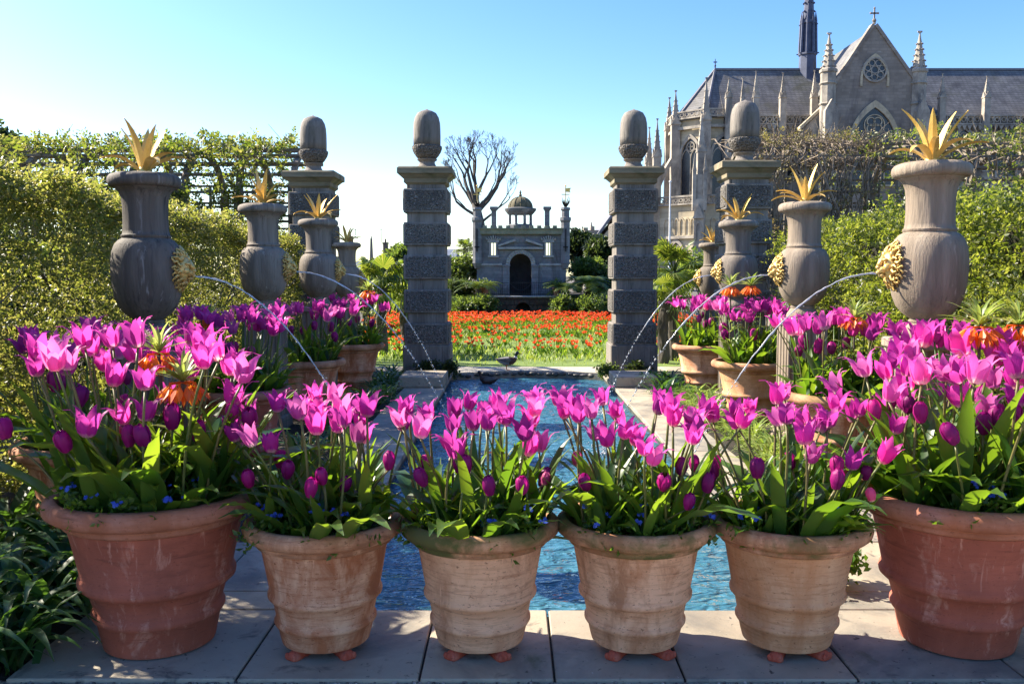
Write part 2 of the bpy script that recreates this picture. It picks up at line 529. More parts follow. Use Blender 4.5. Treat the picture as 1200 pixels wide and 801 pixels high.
def joinvt(parts):
    Vs, Ts, o = [], [], 0
    for V, T in parts:
        Vs.append(V); Ts.append(T + o); o += len(V)
    return np.concatenate(Vs), np.concatenate(Ts)


def wob(a, b, s, ph=0.0):
    return np.sin(a * s + ph) * np.cos(b * s * 1.31 + ph * 2.1) + .5 * np.sin(a * s * 2.7 + b * s * 1.9 + ph * 3)


def blade_np(base, az, length, width, rise, rng=NR, seg=6, fold=.25, curl=1.0, taper=.9):
    """arching strap blades, vectorised; arrays of n"""
    n = len(base)
    t = np.linspace(0, 1, seg + 1)
    th0 = rise[:, None]
    ang = th0 - curl * (t[None, :] ** 1.6) * (th0 + .55)           # elevation along the blade
    dl = length[:, None] / seg
    r = np.concatenate([np.zeros((n, 1)), np.cumsum(np.cos(ang[:, :-1]) * dl, 1)], 1)
    z = np.concatenate([np.zeros((n, 1)), np.cumsum(np.sin(ang[:, :-1]) * dl, 1)], 1)
    dx, dy = np.cos(az)[:, None], np.sin(az)[:, None]
    cen = np.stack([base[:, 0:1] + dx * r, base[:, 1:2] + dy * r, base[:, 2:3] + z], 2)
    prof = np.sin(np.clip(t * .93 + .07, 0, 1) * PI) ** .55 * (1 - (t ** 5) * taper)
    prof[-1] = .04
    wv = width[:, None] * prof[None, :] * .5
    sx, sy = -np.sin(az)[:, None], np.cos(az)[:, None]
    lz = fold * wv
    Lf = np.stack([cen[:, :, 0] + sx * wv, cen[:, :, 1] + sy * wv, cen[:, :, 2] + lz], 2)
    Rt = np.stack([cen[:, :, 0] - sx * wv, cen[:, :, 1] - sy * wv, cen[:, :, 2] + lz], 2)
    V = np.stack([Lf, cen, Rt], 2).reshape(-1, 3)
    m = (seg + 1) * 3
    q = []
    for k in range(seg):
        for j in range(2):
            q.append([k * 3 + j, k * 3 + j + 1, k * 3 + 3 + j + 1, k * 3 + 3 + j])
    q = np.array(q)
    Fc = (np.arange(n)[:, None, None] * m + q[None]).reshape(-1, 4)
    return V, Fc


# ------------------------------------------------------------------ ground, pool, paving
PX0, PX1, PY0, PY1, WZ = -1.0, 1.5, 4.20, 14.9, -.12
M['lawn'] = surf('lawn', [(.3, (.10, .16, .025)), (.6, (.17, .24, .04)), (.8, (.24, .28, .06))], 1.6, rough=.9, bump=.5, bscale=60, patch=[(40, .45, .7, (.09, .15, .025), (1, 1, 1))])
M['earth'] = surf('bare_earth', [(.3, (.07, .06, .05)), (.7, (.15, .13, .105))], .5, rough=.95, bump=.4, bscale=20)
M['bed'] = surf('bed_soil', [(.3, (.010, .008, .006)), (.7, (.045, .034, .022))], 12, rough=.95, bump=1, bscale=30)
M['flag'] = surf('york_flagstone', [(.2, (.21, .185, .145)), (.5, (.38, .335, .26)), (.8, (.50, .44, .335))], 1.8, rough=.75, bump=.25, bscale=60, world=True, bdist=.008,
                 patch=[(1.3, .50, .66, (.15, .145, .135), (1, 1, 1)), (5, .58, .70, (.12, .115, .10), (1, 1, 1)), (26, .63, .68, (.07, .065, .055), (1, 1, 1)), (60, .68, .70, (.62, .58, .52), (1, 1, 1)), (2.2, .62, .72, (.10, .11, .06), (1, 1, 1))])
M['path'] = surf('pale_path', [(.3, (.36, .32, .25)), (.7, (.50, .45, .36))], 5, rough=.9, bump=.3, bscale=60)
M['gravel'] = surf('gravel_ground', [(.3, (.16, .13, .105)), (.5, (.40, .34, .27)), (.7, (.58, .50, .41))], 60, rough=.9, bump=1, bscale=90)
M['poolwall'] = surf('pool_wall_stone', [(.3, (.02, .022, .02)), (.7, (.07, .075, .065))], 6, rough=.6)

g = MB()
B = 1500
for x0, x1, y0, y1 in ((-B, B, -B, PY0 - .03), (-B, PX0 - .03, PY0 - .03, PY1 + .35), (PX1 + .03, B, PY0 - .03, PY1 + .35), (-B, B, PY1 + .35, B)):
    g.add([(x0, y0, -.045), (x1, y0, -.045), (x1, y1, -.045), (x0, y1, -.045)], [(0, 1, 2, 3)])
tag(g.build('ground', M['earth']), kind='structure')
g = MB()
for x0, x1 in ((-4.6, -1.5), (1.95, 5.6)):
    g.add([(x0, 2.0, -.02), (x1, 2.0, -.02), (x1, 14.95, -.02), (x0, 14.95, -.02)], [(0, 1, 2, 3)])
tag(g.build('planting_bed', M['bed']), kind='structure')
g = MB().add([(-14, -22, -.016), (14, -22, -.016), (14, 3.47, -.016), (-14, 3.47, -.016)], [(0, 1, 2, 3)])  # carried far behind the camera and paled, for warm bounce on the pots
tag(g.build('gravel_path', M['gravel']), kind='structure')
# loose pebbles of the gravel
gp = MB()
for i in range(2600):
    x, y, r = U(-2.6, 2.8), U(3.18, 3.47), U(.004, .010)
    gp.M = Matrix.Translation((x, y, -.014)) @ Matrix.Rotation(U(0, 6), 4, 'Z') @ Matrix.Rotation(U(-.5, .5), 4, 'X')
    gp.lathe([(r * .6, -r * .5), (r, 0), (r * .55, r * .55)], seg=5)
M['pebble'] = leafy('pebble', [(0, (.06, .05, .045)), (.5, (.17, .14, .12)), (1, (.38, .34, .30))], [(0, (.0, .0, .0)), (1, (0, 0, 0))], 0.0, .8)
tag(gp.build('gravel', M['pebble'], smooth=True), kind='stuff')

pv = MB()
gap = .010
def slab_tint(m):
    n, l = m.node_tree.nodes, m.node_tree.links
    bs = n['Principled BSDF']; src = bs.inputs['Base Color'].links[0].from_socket
    g_ = n.new('ShaderNodeNewGeometry'); r = ramp(n, [(0, (.72, .74, .78)), (.5, (.95, .93, .9)), (1, (1.1, 1.04, .94))])
    mx = n.new('ShaderNodeMix'); mx.data_type = 'RGBA'; mx.blend_type = 'MULTIPLY'; mx.inputs[0].default_value = 1
    l.new(g_.outputs['Random Per Island'], r.inputs[0]); l.new(src, mx.inputs[6]); l.new(r.outputs[0], mx.inputs[7]); l.new(mx.outputs[2], bs.inputs['Base Color'])
slab_tint(M['flag'])
def slabs(xs, y0, y1, z1=.0, th=.05):
    for a, b_ in zip(xs[:-1], xs[1:]):
        pv.cbox(a + gap / 2, b_ - gap / 2, y0 + gap / 2, y1 - gap / 2, z1 - th + U(-.001, .001), z1 + U(-.002, .002), .005)
slabs([-2.02, -1.10, -.37, .17, .69, 1.38, 2.05, 2.9, 3.6], 3.45, PY0)
ys = [PY0, 4.45, 5.3, 6.2, 7.0, 8.1, 9.0, 10.1, 11.0, 12.2, 13.1, 14.0, 14.98]
for a, b_ in zip(ys[:-1], ys[1:]):
    slabs([-1.55, PX0 + .035], a, b_)
    slabs([PX1 - .035, 2.0 if a > 6 else 2.75], a, b_)
    if a < 5.3: slabs([-2.35, -1.55], a, b_)
slabs([-4.5, -3.3, -2.3, -1.1], 14.98, 15.72); slabs([1.65, 2.6, 3.6, 5.0], 14.98, 15.72)
tag(pv.build('paving', M['flag'], smooth=False), kind='structure')
# joint bed under the slabs, with the pool left open
g = MB()
for x0, x1, y0, y1 in ((-2.0, 3.6, 3.46, PY0 - .06), (-1.53, PX0 - .06, PY0 - .06, 15.7), (PX1 + .06, 1.98, PY0 - .06, 15.7)):
    g.box(x0, x1, y0, y1, -.4, -.012)
tag(g.build('paving_bed', M['bed']), kind='structure')
# far curved coping and path behind it
cp_ = MB()
def arc_y(x):
    return 14.55 + .50 * math.cos((x - .25) / 1.45 * PI / 2)
xs = [PX0 - .1 + i * (PX1 - PX0 + .2) / 40 for i in range(41)]
top = [(x, arc_y(x), -.005) for x in xs] + [(PX1 + .1, 15.72, -.005), (PX0 - .1, 15.72, -.005)]
n = len(top)
cp_.add(top + [(x, y, -.5) for x, y, z in top], [tuple(range(n))] + [(i, (i + 1) % n, (i + 1) % n + n, i + n) for i in range(n)])
tag(cp_.build('path', M['path']), kind='structure')
g = MB().add([(-5, 15.72, -.03), (6, 15.72, -.03), (6, 36, -.03), (-5, 36, -.03)], [(0, 1, 2, 3)])
tag(g.build('lawn', M['lawn']), kind='structure')
# pool basin and water
g = MB()
g.box(PX0 - .05, PX0, PY0 - .05, PY1 + .2, -.7, -.052); g.box(PX1, PX1 + .05, PY0 - .05, PY1 + .2, -.7, -.052)
g.box(PX0, PX1, PY0 - .05, PY0, -.7, -.052); g.box(PX0, PX1, PY0, PY1 + .2, -.75, -.7)
tag(g.build('pool_basin', M['poolwall']), kind='structure')
m, n, l, b = nodes('pool_water')
b.inputs['Base Color'].default_value = (.045, .15, .21, 1)
b.inputs['Roughness'].default_value = .03
b.inputs['IOR'].default_value = 1.5
t1 = noise_node(n, l, 6.0, 2, .5, (.75, 1.5, 1), 1.0)
t2 = noise_node(n, l, 17, 1, .5, (.8, 1.5, 1), .6)
a = n.new('ShaderNodeMath'); a.operation = 'MULTIPLY_ADD'; a.inputs[1].default_value = .28
l.new(t2.outputs['Fac'], a.inputs[0]); l.new(t1.outputs['Fac'], a.inputs[2])
bp = n.new('ShaderNodeBump'); bp.inputs['Strength'].default_value = 1.0; bp.inputs['Distance'].default_value = .085
l.new(a.outputs[0], bp.inputs['Height']); l.new(bp.outputs[0], b.inputs['Normal'])
M['water'] = m
# the surface itself carries small waves
nx, ny = 70, 260
gx, gy = np.meshgrid(np.linspace(PX0, PX1, nx), np.linspace(PY0, PY1 + .18, ny))
gz = WZ + .004 * np.sin(gx * 9 + gy * 5 + 1.5 * np.sin(gy * 2.1)) + .004 * np.sin(gy * 14 - gx * 6 + np.sin(gx * 5)) + .002 * np.sin(gy * 31 + gx * 17)
V = np.stack([gx, gy, gz], 2).reshape(-1, 3)
ii = (np.arange(ny - 1)[:, None] * nx + np.arange(nx - 1)[None]).ravel()
tag(npmesh('water', V, np.stack([ii, ii + 1, ii + nx + 1, ii + nx], 1), M['water'], smooth=True), kind='structure')
# ragged dark stones along the far edge
M['edge'] = surf('wet_edge_stone', [(.3, (.03, .03, .028)), (.7, (.12, .11, .095))], 20, rough=.5)
def pebble(c, rx, ry, rz, rot):
    mb = MB(); mb.M = Matrix.Translation(c) @ Matrix.Rotation(rot, 4, 'Z')
    mb.ball((0, 0, 0), (rx, ry, rz), 9, 6)
    return mb
for i in range(21):
    x = PX0 + .06 + i * (PX1 - PX0 - .12) / 20 + U(-.02, .02)
    y = arc_y(x) - .05 + U(-.02, .02)
    o = pebble((0, 0, 0), U(.05, .075), U(.035, .05), U(.025, .04), U(-.5, .5) - .5 * (x - .25)).build('edging_stone', M['edge'], smooth=True)
    o.location = (x, y, -.05 + U(-.01, .015))
    side = 'left half of the row' if x < .25 else 'right half of the row'
    tag(o, 'small dark wet stone on the far curved pool edge, ' + side, 'stone', 'edging stones along the far pool edge, ' + side)
for nm, x0, x1 in (('right', 1.47, 2.08), ('left', -1.62, -.97)):
    o = MB().cbox(x0, x1, 12.7, 13.55, 0.0, .16, .015).build('stone_step', M['flag'], origin=((x0 + x1) / 2, 13.1, 0))
    tag(o, 'low flat stone block at the pool edge before the pillar on the %s' % nm, 'stone block')

# ------------------------------------------------------------------ cathedral, 130 m off
M['cstone'] = surf('shaded_cathedral_stone', [(.25, (.21, .175, .145)), (.55, (.31, .262, .215)), (.8, (.41, .355, .295))], .35, rough=.9, bump=.2, bscale=3, brick=(1.1, .42, .03, .75), patch=[(.2, .55, .7, (.14, .12, .115), (1, 1, .4)), (.9, .66, .70, (.40, .36, .31), (.6, .6, 1))])  # grey of the gable's shaded front put into the stone colour
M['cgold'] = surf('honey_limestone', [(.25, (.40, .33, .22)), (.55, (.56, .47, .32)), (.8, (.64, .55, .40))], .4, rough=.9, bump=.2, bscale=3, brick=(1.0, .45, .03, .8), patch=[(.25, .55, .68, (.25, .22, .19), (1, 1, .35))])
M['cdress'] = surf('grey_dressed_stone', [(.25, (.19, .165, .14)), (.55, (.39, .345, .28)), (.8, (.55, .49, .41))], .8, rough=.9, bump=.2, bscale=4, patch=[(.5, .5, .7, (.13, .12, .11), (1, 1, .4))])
M['slate'] = surf('cathedral_slates', [(.25, (.10, .097, .10)), (.55, (.185, .18, .178)), (.8, (.27, .26, .25))], .6, rough=.75, bump=.2, bscale=6, brick=(.6, .38, .05, .55), patch=[(.18, .52, .68, (.13, .125, .08), (1, 1, 1))])
M['lead'] = surf('blue_lead', [(.3, (.035, .045, .085)), (.7, (.085, .10, .16))], 1.2, rough=.55, bump=.2, bscale=6)
M['glass'] = surf('dark_leaded_glass', [(.3, (.008, .010, .016)), (.7, (.03, .035, .05))], 4, rough=.25, bump=.1)
M['ridge'] = surf('ridge_lead', [(.3, (.10, .10, .12)), (.7, (.18, .18, .2))], 4, rough=.6)
YC = 130.0
cath = thing('cathedral', 'great gothic cathedral with slate roof, pinnacles and flèche rising beyond the right trellis', 'cathedral', (30, YC, 0), world=True)


def gothic(a, zs, n=10):
    """right-to-left outline of a pointed arch of half width a above the springing zs"""
    pts = []
    for i in range(n + 1):
        t = math.radians(60) * i / n
        pts.append((-a + 2 * a * math.cos(t), zs + 2 * a * math.sin(t)))
    return pts + [(-x, z) for x, z in reversed(pts[:-1])]


def window(center, yaw, a, h, lights=2, rose=True, fm='cdress', fw=.35, parent=cath):
    """a traceried pointed window that stands a little proud of its wall; center is the sill's middle"""
    T = Matrix.Translation(center) @ Matrix.Rotation(yaw, 4, 'Z')
    zs = h - a * math.sqrt(3)
    o = [(a + fw, 0)] + gothic(a + fw, zs) + [(-a - fw, 0)]
    i = [(a, 0)] + gothic(a, zs) + [(-a, 0)]
    mb = MB(); mb.M = T; mb.strip(o, i, -.3, .3)
    mb.box(-a - fw, a + fw, -.35, .3, -.25, 0)
    fr = mb.build('window', M[fm], parent)
    fr['_w'] = parent['_w']
    pm = MB(); pm.M = T; pm.prism([(x, z) for x, z in i], -.02, .1)
    p = pm.build('pane', M['glass'], fr)
    tm = MB(); tm.M = T
    for k in range(1, lights):
        x = -a + 2 * a * k / lights
        tm.box(x - .07, x + .07, -.16, -.03, .0, zs + (.3 if rose else .8) * a)
    for k in range(lights):
        cx = -a + 2 * a * (k + .5) / lights
        w2 = a / lights
        go = gothic(w2, zs - .1 * a, 6); gi = gothic(w2 - .1, zs - .1 * a, 6)
        tm.strip([(x + cx, z) for x, z in go], [(x + cx, z) for x, z in gi], -.15, -.04)
    if rose:
        r = a * .48
        ring(tm, 0, zs + a * .95, r, r - .12, -.17, -.05)
        for k in range(4):
            an = k * PI / 2 + PI / 4
            ring(tm, r * .46 * math.cos(an), zs + a * .95 + r * .46 * math.sin(an), r * .42, r * .32, -.16, -.06)
    t = tm.build('tracery', M[fm], fr)
    return fr


def ring(mb, cx, cz, r1, r0, y0, y1, n=24):
    o = [(cx + r1 * math.cos(2 * PI * i / n), cz + r1 * math.sin(2 * PI * i / n)) for i in range(n + 1)]
    i_ = [(cx + r0 * math.cos(2 * PI * i / n), cz + r0 * math.sin(2 * PI * i / n)) for i in range(n + 1)]
    mb.strip(o, i_, y0, y1)


def pinnacle(x, y, z0, zb, zt, w, m='cdress', n=4, name='pinnacle'):
    """shaft z0..zb with gablets, then a crocketed spirelet to zt"""
    mb = MB()
    ph = PI / 4 if n == 4 else PI / 8
    r = w / 2 * (1.414 if n == 4 else 1.08)
    mb.lathe([(r, z0 ), (r, zb - w * .35), (r * 1.16, zb - w * .28), (r * 1.16, zb - w * .1), (r * .92, zb)], (x, y, 0), n, ph)
    hs_ = zt - zb
    mb.lathe([(r * .84, zb - .01), (r * .1, zt - hs_ * .1), (r * .1, zt - hs_ * .06), (r * .24, zt - hs_ * .045), (r * .05, zt)], (x, y, 0), n, ph)
    for k in range(n):                                   # crockets up the arrises
        an = 2 * PI * k / n + ph
        for q in range(5):
            t = .05 + q * .17
            rr = r * (.84 * (1 - t) + .1 * t) + w * .04
            s = w * (.095 - .03 * t)
            c = (x + rr * math.cos(an), y + rr * math.sin(an), zb + hs_ * .9 * t)
            mb.ball(c, (s, s, s * .8), 5, 4)
        if n == 4:                                       # gablets on each side
            a2 = PI / 2 * k
            mb.M = Matrix.Translation((x, y, 0)) @ Matrix.Rotation(a2, 4, 'Z')
            mb.prism([(-w * .5, zb - w * .15), (w * .5, zb - w * .15), (0, zb + w * .75)], -w * .56, -w * .40)
            mb.M = None
    c = zt - hs_ * .02
    mb.box(x - w * .16, x + w * .16, y - w * .04, y + w * .04, c - w * .05, c + w * .06)
    return mb.build(name, M[m], cath)


YR, YB = YC + 6, YC + 12
zr, ze = ZY(82, YR), ZY(136, YC)
ax, bx = P(838, 84, YR).x, P(1290, 80, YR).x
# nave walls and roof
mb = MB().box(ax, bx, YC, YB, 0, ze)
mb.build('nave_wall', M['cdress'], cath)
mb = MB()
mb.add([(ax, YC - .5, ze - .2), (bx, YC - .5, ze - .2), (bx, YR, zr), (ax, YR, zr), (ax, YB + .5, ze - .2), (bx, YB + .5, ze - .2)], [(0, 1, 2, 3), (3, 2, 5, 4), (1, 5, 2), (0, 3, 4), (0, 4, 5, 1)])
roof = mb.build('nave_roof', M['slate'], cath)
roof['_w'] = cath['_w']
MB().box(ax, bx, YR - .18, YR + .18, zr - .08, zr + .22).build('ridge', M['ridge'], roof)
fin = MB().tube([(ax, YR, zr), (ax, YR, zr + 1.6)], [.12, .05], 6).box(ax - .28, ax + .28, YR - .05, YR + .05, zr + 1.05, zr + 1.2).ball((ax, YR, zr + .6), .16)
fin.build('ridge_finial', M['lead'], roof)
# parapet with pierced quatrefoils
mb = MB()
x0p, x1p = ax + 3, bx
mb.box(x0p, x1p, YC - .75, YC - .5, ze - .15, ze + .05); mb.box(x0p, x1p, YC - .75, YC - .5, ze - 1.35, ze - 1.1)
x = x0p
while x < x1p - .6:
    mb.box(x, x + .16, YC - .74, YC - .52, ze - 1.1, ze - .15)
    ring(mb, x + .55, ze - .62, .36, .24, YC - .72, YC - .54, 8)
    x += .95
mb.build('parapet', M['cdress'], cath)
mb = MB()
x = x0p
while x < x1p:
    mb.prism([(x, ze - 1.4), (x + .7, ze - 1.4), (x + .35, ze - 2.1)], YC - .7, YC - .003)
    x += .75
mb.build('corbel_table', M['cdress'], cath)
for px, yb, yt in ((849, 136, 92), (880, 132, 84), (911, 132, 86), (947, 132, 83), (1094, 130, 87), (1145, 132, 90), (1196, 132, 84), (1250, 132, 84)):
    pinnacle(XX(px, YC - .9), YC - .9, ze - 8, ZY(113, YC - .9), ZY(yt - 1, YC - .9), .85)
for px in (862, 896, 928, 1120, 1170):
    window((XX(px, YC), YC - .02, ze - 8.5), 0, 1.3, 6.6, 2)
# transept with its gable and corner turrets
YT = YC - 6
gp_ = [P(px, y, YT) for px, y in ((980, 98), (1025, 30), (1073, 98))]
gx0, gx1 = gp_[0].x, gp_[2].x
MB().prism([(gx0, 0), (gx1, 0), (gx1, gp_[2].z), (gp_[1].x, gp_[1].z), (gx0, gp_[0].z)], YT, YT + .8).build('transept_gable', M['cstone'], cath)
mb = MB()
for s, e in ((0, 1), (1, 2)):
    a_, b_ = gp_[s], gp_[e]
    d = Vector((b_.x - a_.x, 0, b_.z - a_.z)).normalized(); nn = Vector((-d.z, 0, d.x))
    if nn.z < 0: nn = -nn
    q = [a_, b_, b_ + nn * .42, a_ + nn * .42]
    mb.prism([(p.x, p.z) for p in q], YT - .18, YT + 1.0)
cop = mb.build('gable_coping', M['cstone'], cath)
apx, apz = gp_[1].x, gp_[1].z + .35
MB().add([(gx0, YT + .8, gp_[0].z - .3), (gx1, YT + .8, gp_[2].z - .3), (gp_[1].x, YT + .8, gp_[1].z - .3), (gx0, YR + 6, gp_[0].z - .3), (gx1, YR + 6, gp_[2].z - .3), (gp_[1].x, YR + 6, gp_[1].z - .3)],
         [(0, 2, 5, 3), (2, 1, 4, 5), (3, 5, 4), (0, 1, 2), (0, 3, 4, 1)]).build('transept_roof', M['slate'], cath)
MB().box(gx0 + .05, gx1 - .05, YT + .8, YC, 0, gp_[0].z - .35).build('transept_wall', M['cdress'], cath)
mb = MB().tube([(apx, YT + .2, apz - .1), (apx, YT + .2, apz + .6)], [.22, .12], 6)
mb.box(apx - .09, apx + .09, YT + .12, YT + .28, apz + .5, apz + 2.0); mb.box(apx - .5, apx + .5, YT + .12, YT + .28, apz + 1.22, apz + 1.42)
for dx, dz in ((-.5, 1.32), (.5, 1.32), (0, 2.0)):
    mb.ball((apx + dx, YT + .2, apz + dz), .16, 6, 5)
mb.ball((apx, YT + .2, apz + .35), .3, 8, 5)
mb.build('gable_cross', M['cdress'], cath)
# rose window in a pointed frame, and the great window below
rc = P(1025, 82, YT)
T = Matrix.Translation((rc.x, YT, 0))
mb = MB(); mb.M = T
ao, zs_ = 1.95, rc.z - .6
mb.strip([(ao, zs_ - 1.6)] + gothic(ao, zs_ - .6) + [(-ao, zs_ - 1.6)], [(ao - .28, zs_ - 1.6)] + gothic(ao - .28, zs_ - .6) + [(-ao + .28, zs_ - 1.6)], -.22, .1)
rw = mb.build('rose_window', M['cgold'], cath); rw['_w'] = cath['_w']
mb = MB(); mb.M = T
mb.prism([(1.55 * math.cos(2 * PI * i / 28), rc.z + 1.55 * math.sin(2 * PI * i / 28)) for i in range(28)], -.03, .05)
mb.build('pane', M['glass'], rw)
mb = MB(); mb.M = T
ring(mb, 0, rc.z, 1.68, 1.45, -.25, .05, 28); ring(mb, 0, rc.z, .55, .43, -.16, -.035, 16)
for k in range(7):
    an = 2 * PI * k / 7 + .2
    ring(mb, .99 * math.cos(an), rc.z + .99 * math.sin(an), .44, .34, -.15, -.035, 12)
mb.build('tracery', M['cdress'], rw)
gw = P(1025, 121, YT)
window((gw.x, YT - .02, gw.z - 11), 0, 3.0, 10.4, 4, True, 'cgold', .55)
for px, yt in ((971.5, 38), (1077.5, 36)):
    c = P(px, 80, YT)
    pinnacle(c.x, YT + .2, 0, c.z, ZY(yt, YT), 1.9, 'cdress', 8, 'corner_turret')
    mb = MB()
    for yy in (98, 122):
        mb.lathe([(1.1, -.15), (1.22, 0), (1.1, .18)], (c.x, YT + .2, ZY(yy, YT)), 8, PI / 8)
    mb.prism([(c.x - .9, 0), (c.x + .9, 0), (c.x + .9, ZY(132, YT)), (c.x, ZY(118, YT)), (c.x - .9, ZY(132, YT))], YT - 1.6, YT - .75)
    mb.build('turret_buttress', M['cdress'], cath)
c0, c1 = P(977, 117, YT), P(944, 150, YT)
MB().prism([(c0.x, 0), (c1.x, 0), (c1.x, c1.z), (c0.x, c0.z)], YT + 1.2, YT + 2).build('aisle_gable', M['cdress'], cath)
MB().prism([(c0.x, c0.z), (c0.x, c0.z + .5), (c1.x - .4, c1.z + .4), (c1.x - .4, c1.z - .1)], YT + 1.0, YT + 2.2).build('aisle_coping', M['cgold'], cath)
# flèche over the crossing
fx, fz = XX(938.5, YR), zr
mb = MB()
k = YR / F
Zf = lambda y: ZY(y, YR)
mb.lathe([(10.5 * k, Zf(100)), (9.3 * k, Zf(66)), (10.6 * k, Zf(65)), (10.6 * k, Zf(63))], (fx, YR, 0), 8, PI / 8)
fl = mb.build('spire', M['lead'], cath); fl['_w'] = cath['_w']
mb = MB().lathe([(7.2 * k, Zf(63)), (6.6 * k, Zf(28))], (fx, YR, 0), 8, PI / 8)
for i in range(8):
    an = 2 * PI * i / 8 + PI / 8
    mb.tube([(fx + 9.2 * k * math.cos(an), YR + 9.2 * k * math.sin(an), Zf(64)), (fx + 8.2 * k * math.cos(an), YR + 8.2 * k * math.sin(an), Zf(24)), (fx + 7.6 * k * math.cos(an), YR + 7.6 * k * math.sin(an), Zf(14))], [.22, .19, .03], 5)
    for yy, r_ in ((64, 12.5), (30, 10.5)):
        mb.tube([(fx, YR, Zf(yy)), (fx + r_ * k * math.cos(an), YR + r_ * k * math.sin(an), Zf(yy - 1))], [.2, .09], 4)
mb.build('lantern', M['lead'], fl)
mb = MB().lathe([(8.2 * k, Zf(28)), (8.2 * k, Zf(25)), (6.2 * k, Zf(24)), (.5 * k, Zf(-95)), (.1, Zf(-110))], (fx, YR, 0), 8, PI / 8)
for i in range(8):
    an = 2 * PI * i / 8 + PI / 8
    for q in range(12):
        t = q / 12
        rr = (6.2 * (1 - t) + .5 * t) * k + .06
        mb.ball((fx + rr * math.cos(an), YR + rr * math.sin(an), Zf(24 - 119 * t)), .17, 5, 4)
mb.build('spire_top', M['lead'], fl)
# apse: half an octagon with an ambulatory round it
acx, acy = ax, YR
def octa(rad):
    r = rad / math.cos(PI / 8)
    return [(acx + r * math.cos(math.radians(a_)), acy + r * math.sin(math.radians(a_))) for a_ in (292.5, 247.5, 202.5, 157.5, 112.5, 67.5)]
def poly_prism(mb, pts, z0, z1):
    n_ = len(pts)
    mb.add([(x_, y_, z0) for x_, y_ in pts] + [(x_, y_, z1) for x_, y_ in pts],
           [tuple(reversed(range(n_))), tuple(range(n_, 2 * n_))] + [(i, (i + 1) % n_, (i + 1) % n_ + n_, i + n_) for i in range(n_)])
oi_, oo_ = octa(6.0), octa(9.2)
zl = ZY(238, YC - 3)
mb = MB(); poly_prism(mb, oi_, zl - 1, ze - .1); mb.build('apse_wall', M['cgold'], cath)
mb = MB(); poly_prism(mb, oo_, 0, zl); mb.build('ambulatory_wall', M['cgold'], cath)
mb = MB()
oe = octa(6.35)
mb.add([(ax, YR, zr)] + [(x_, y_, ze - .25) for x_, y_ in oe], [(0, i + 1, i + 2) for i in range(5)] + [(1, 6, 5, 4, 3, 2)])
ar = mb.build('apse_roof', M['slate'], cath); ar['_w'] = cath['_w']
mb = MB()
for x_, y_ in oe[1:5]:
    mb.tube([(ax, YR, zr + .05), (x_, y_, ze - .2)], .2, 5)
mb.build('hip_lead', M['ridge'], ar)
mb = MB()
orr = octa(6.2)
for rr_, z0_, z1_ in ((9.35, zl - .15, zl + .1), (9.35, zl + .95, zl + 1.2), (6.25, ze - .1, ze + .12), (6.25, ze + .85, ze + 1.05), (6.25, ze - 1.6, ze - 1.2), (9.35, zl - 4.9, zl - 4.5)):
    pts = octa(rr_)
    for (xa, ya), (xb, yb_) in zip(pts[:-1], pts[1:]):
        d = Vector((xb - xa, yb_ - ya, 0)); L_ = d.length; yaw = math.atan2(d.y, d.x)
        mb.M = Matrix.Translation((xa, ya, 0)) @ Matrix.Rotation(yaw, 4, 'Z')
        mb.box(0, L_, 0, .3, z0_, z1_)
        if z1_ - z0_ < .3 and (abs(z0_ - zl + .15) < .01 or abs(z0_ - ze + .1) < .01):
            hh = .86 if rr_ > 9 else .74
            q = .1
            while q < L_ - .3:
                mb.box(q, q + .13, .08, .22, z1_, z1_ + hh)
                ring(mb, q + .48, z1_ + hh / 2, .32, .2, .09, .21, 8)
                q += .84
        mb.M = None
mb.build('balustrade', M['cdress'], cath)
# blind arcade of the ambulatory, apse windows
for (xa, ya), (xb, yb_) in zip(oo_[:3], oo_[1:4]):
    mb = MB()
    d = Vector((xb - xa, yb_ - ya, 0)); L_ = d.length
    mb.M = Matrix.Translation((xa, ya, 0)) @ Matrix.Rotation(math.atan2(d.y, d.x), 4, 'Z')
    q = 1.2
    while q < L_ - 1.2:
        go = [(x_ + q, z_) for x_, z_ in [(.42, zl - 4.4)] + gothic(.42, zl - 2.6, 5) + [(-.42, zl - 4.4)]]
        gi = [(x_ + q, z_) for x_, z_ in [(.28, zl - 4.4)] + gothic(.28, zl - 2.6, 5) + [(-.28, zl - 4.4)]]
        mb.strip(go, gi, -.1, .15)
        q += .9
    mb.box(.9, L_ - .9, -.1, .12, zl - 4.5, zl - 4.4)
    mb.build('blind_arcade', M['cgold'], cath)
for (xa, ya), (xb, yb_) in zip(oi_[:3], oi_[1:4]):
    cx_, cy_ = (xa + xb) / 2, (ya + yb_) / 2
    nrm_ = Vector((cx_ - acx, cy_ - acy, 0)).normalized()
    yaw = math.atan2(nrm_.y, nrm_.x) + PI / 2
    window((cx_, cy_, ZY(228, YC)), yaw, 1.55, ZY(160, YC) - ZY(228, YC), 2)
    cx_, cy_ = acx + nrm_.x * 9.2, acy + nrm_.y * 9.2
    window((cx_, cy_, zl - 11), yaw, 1.2, 5.6, 2)
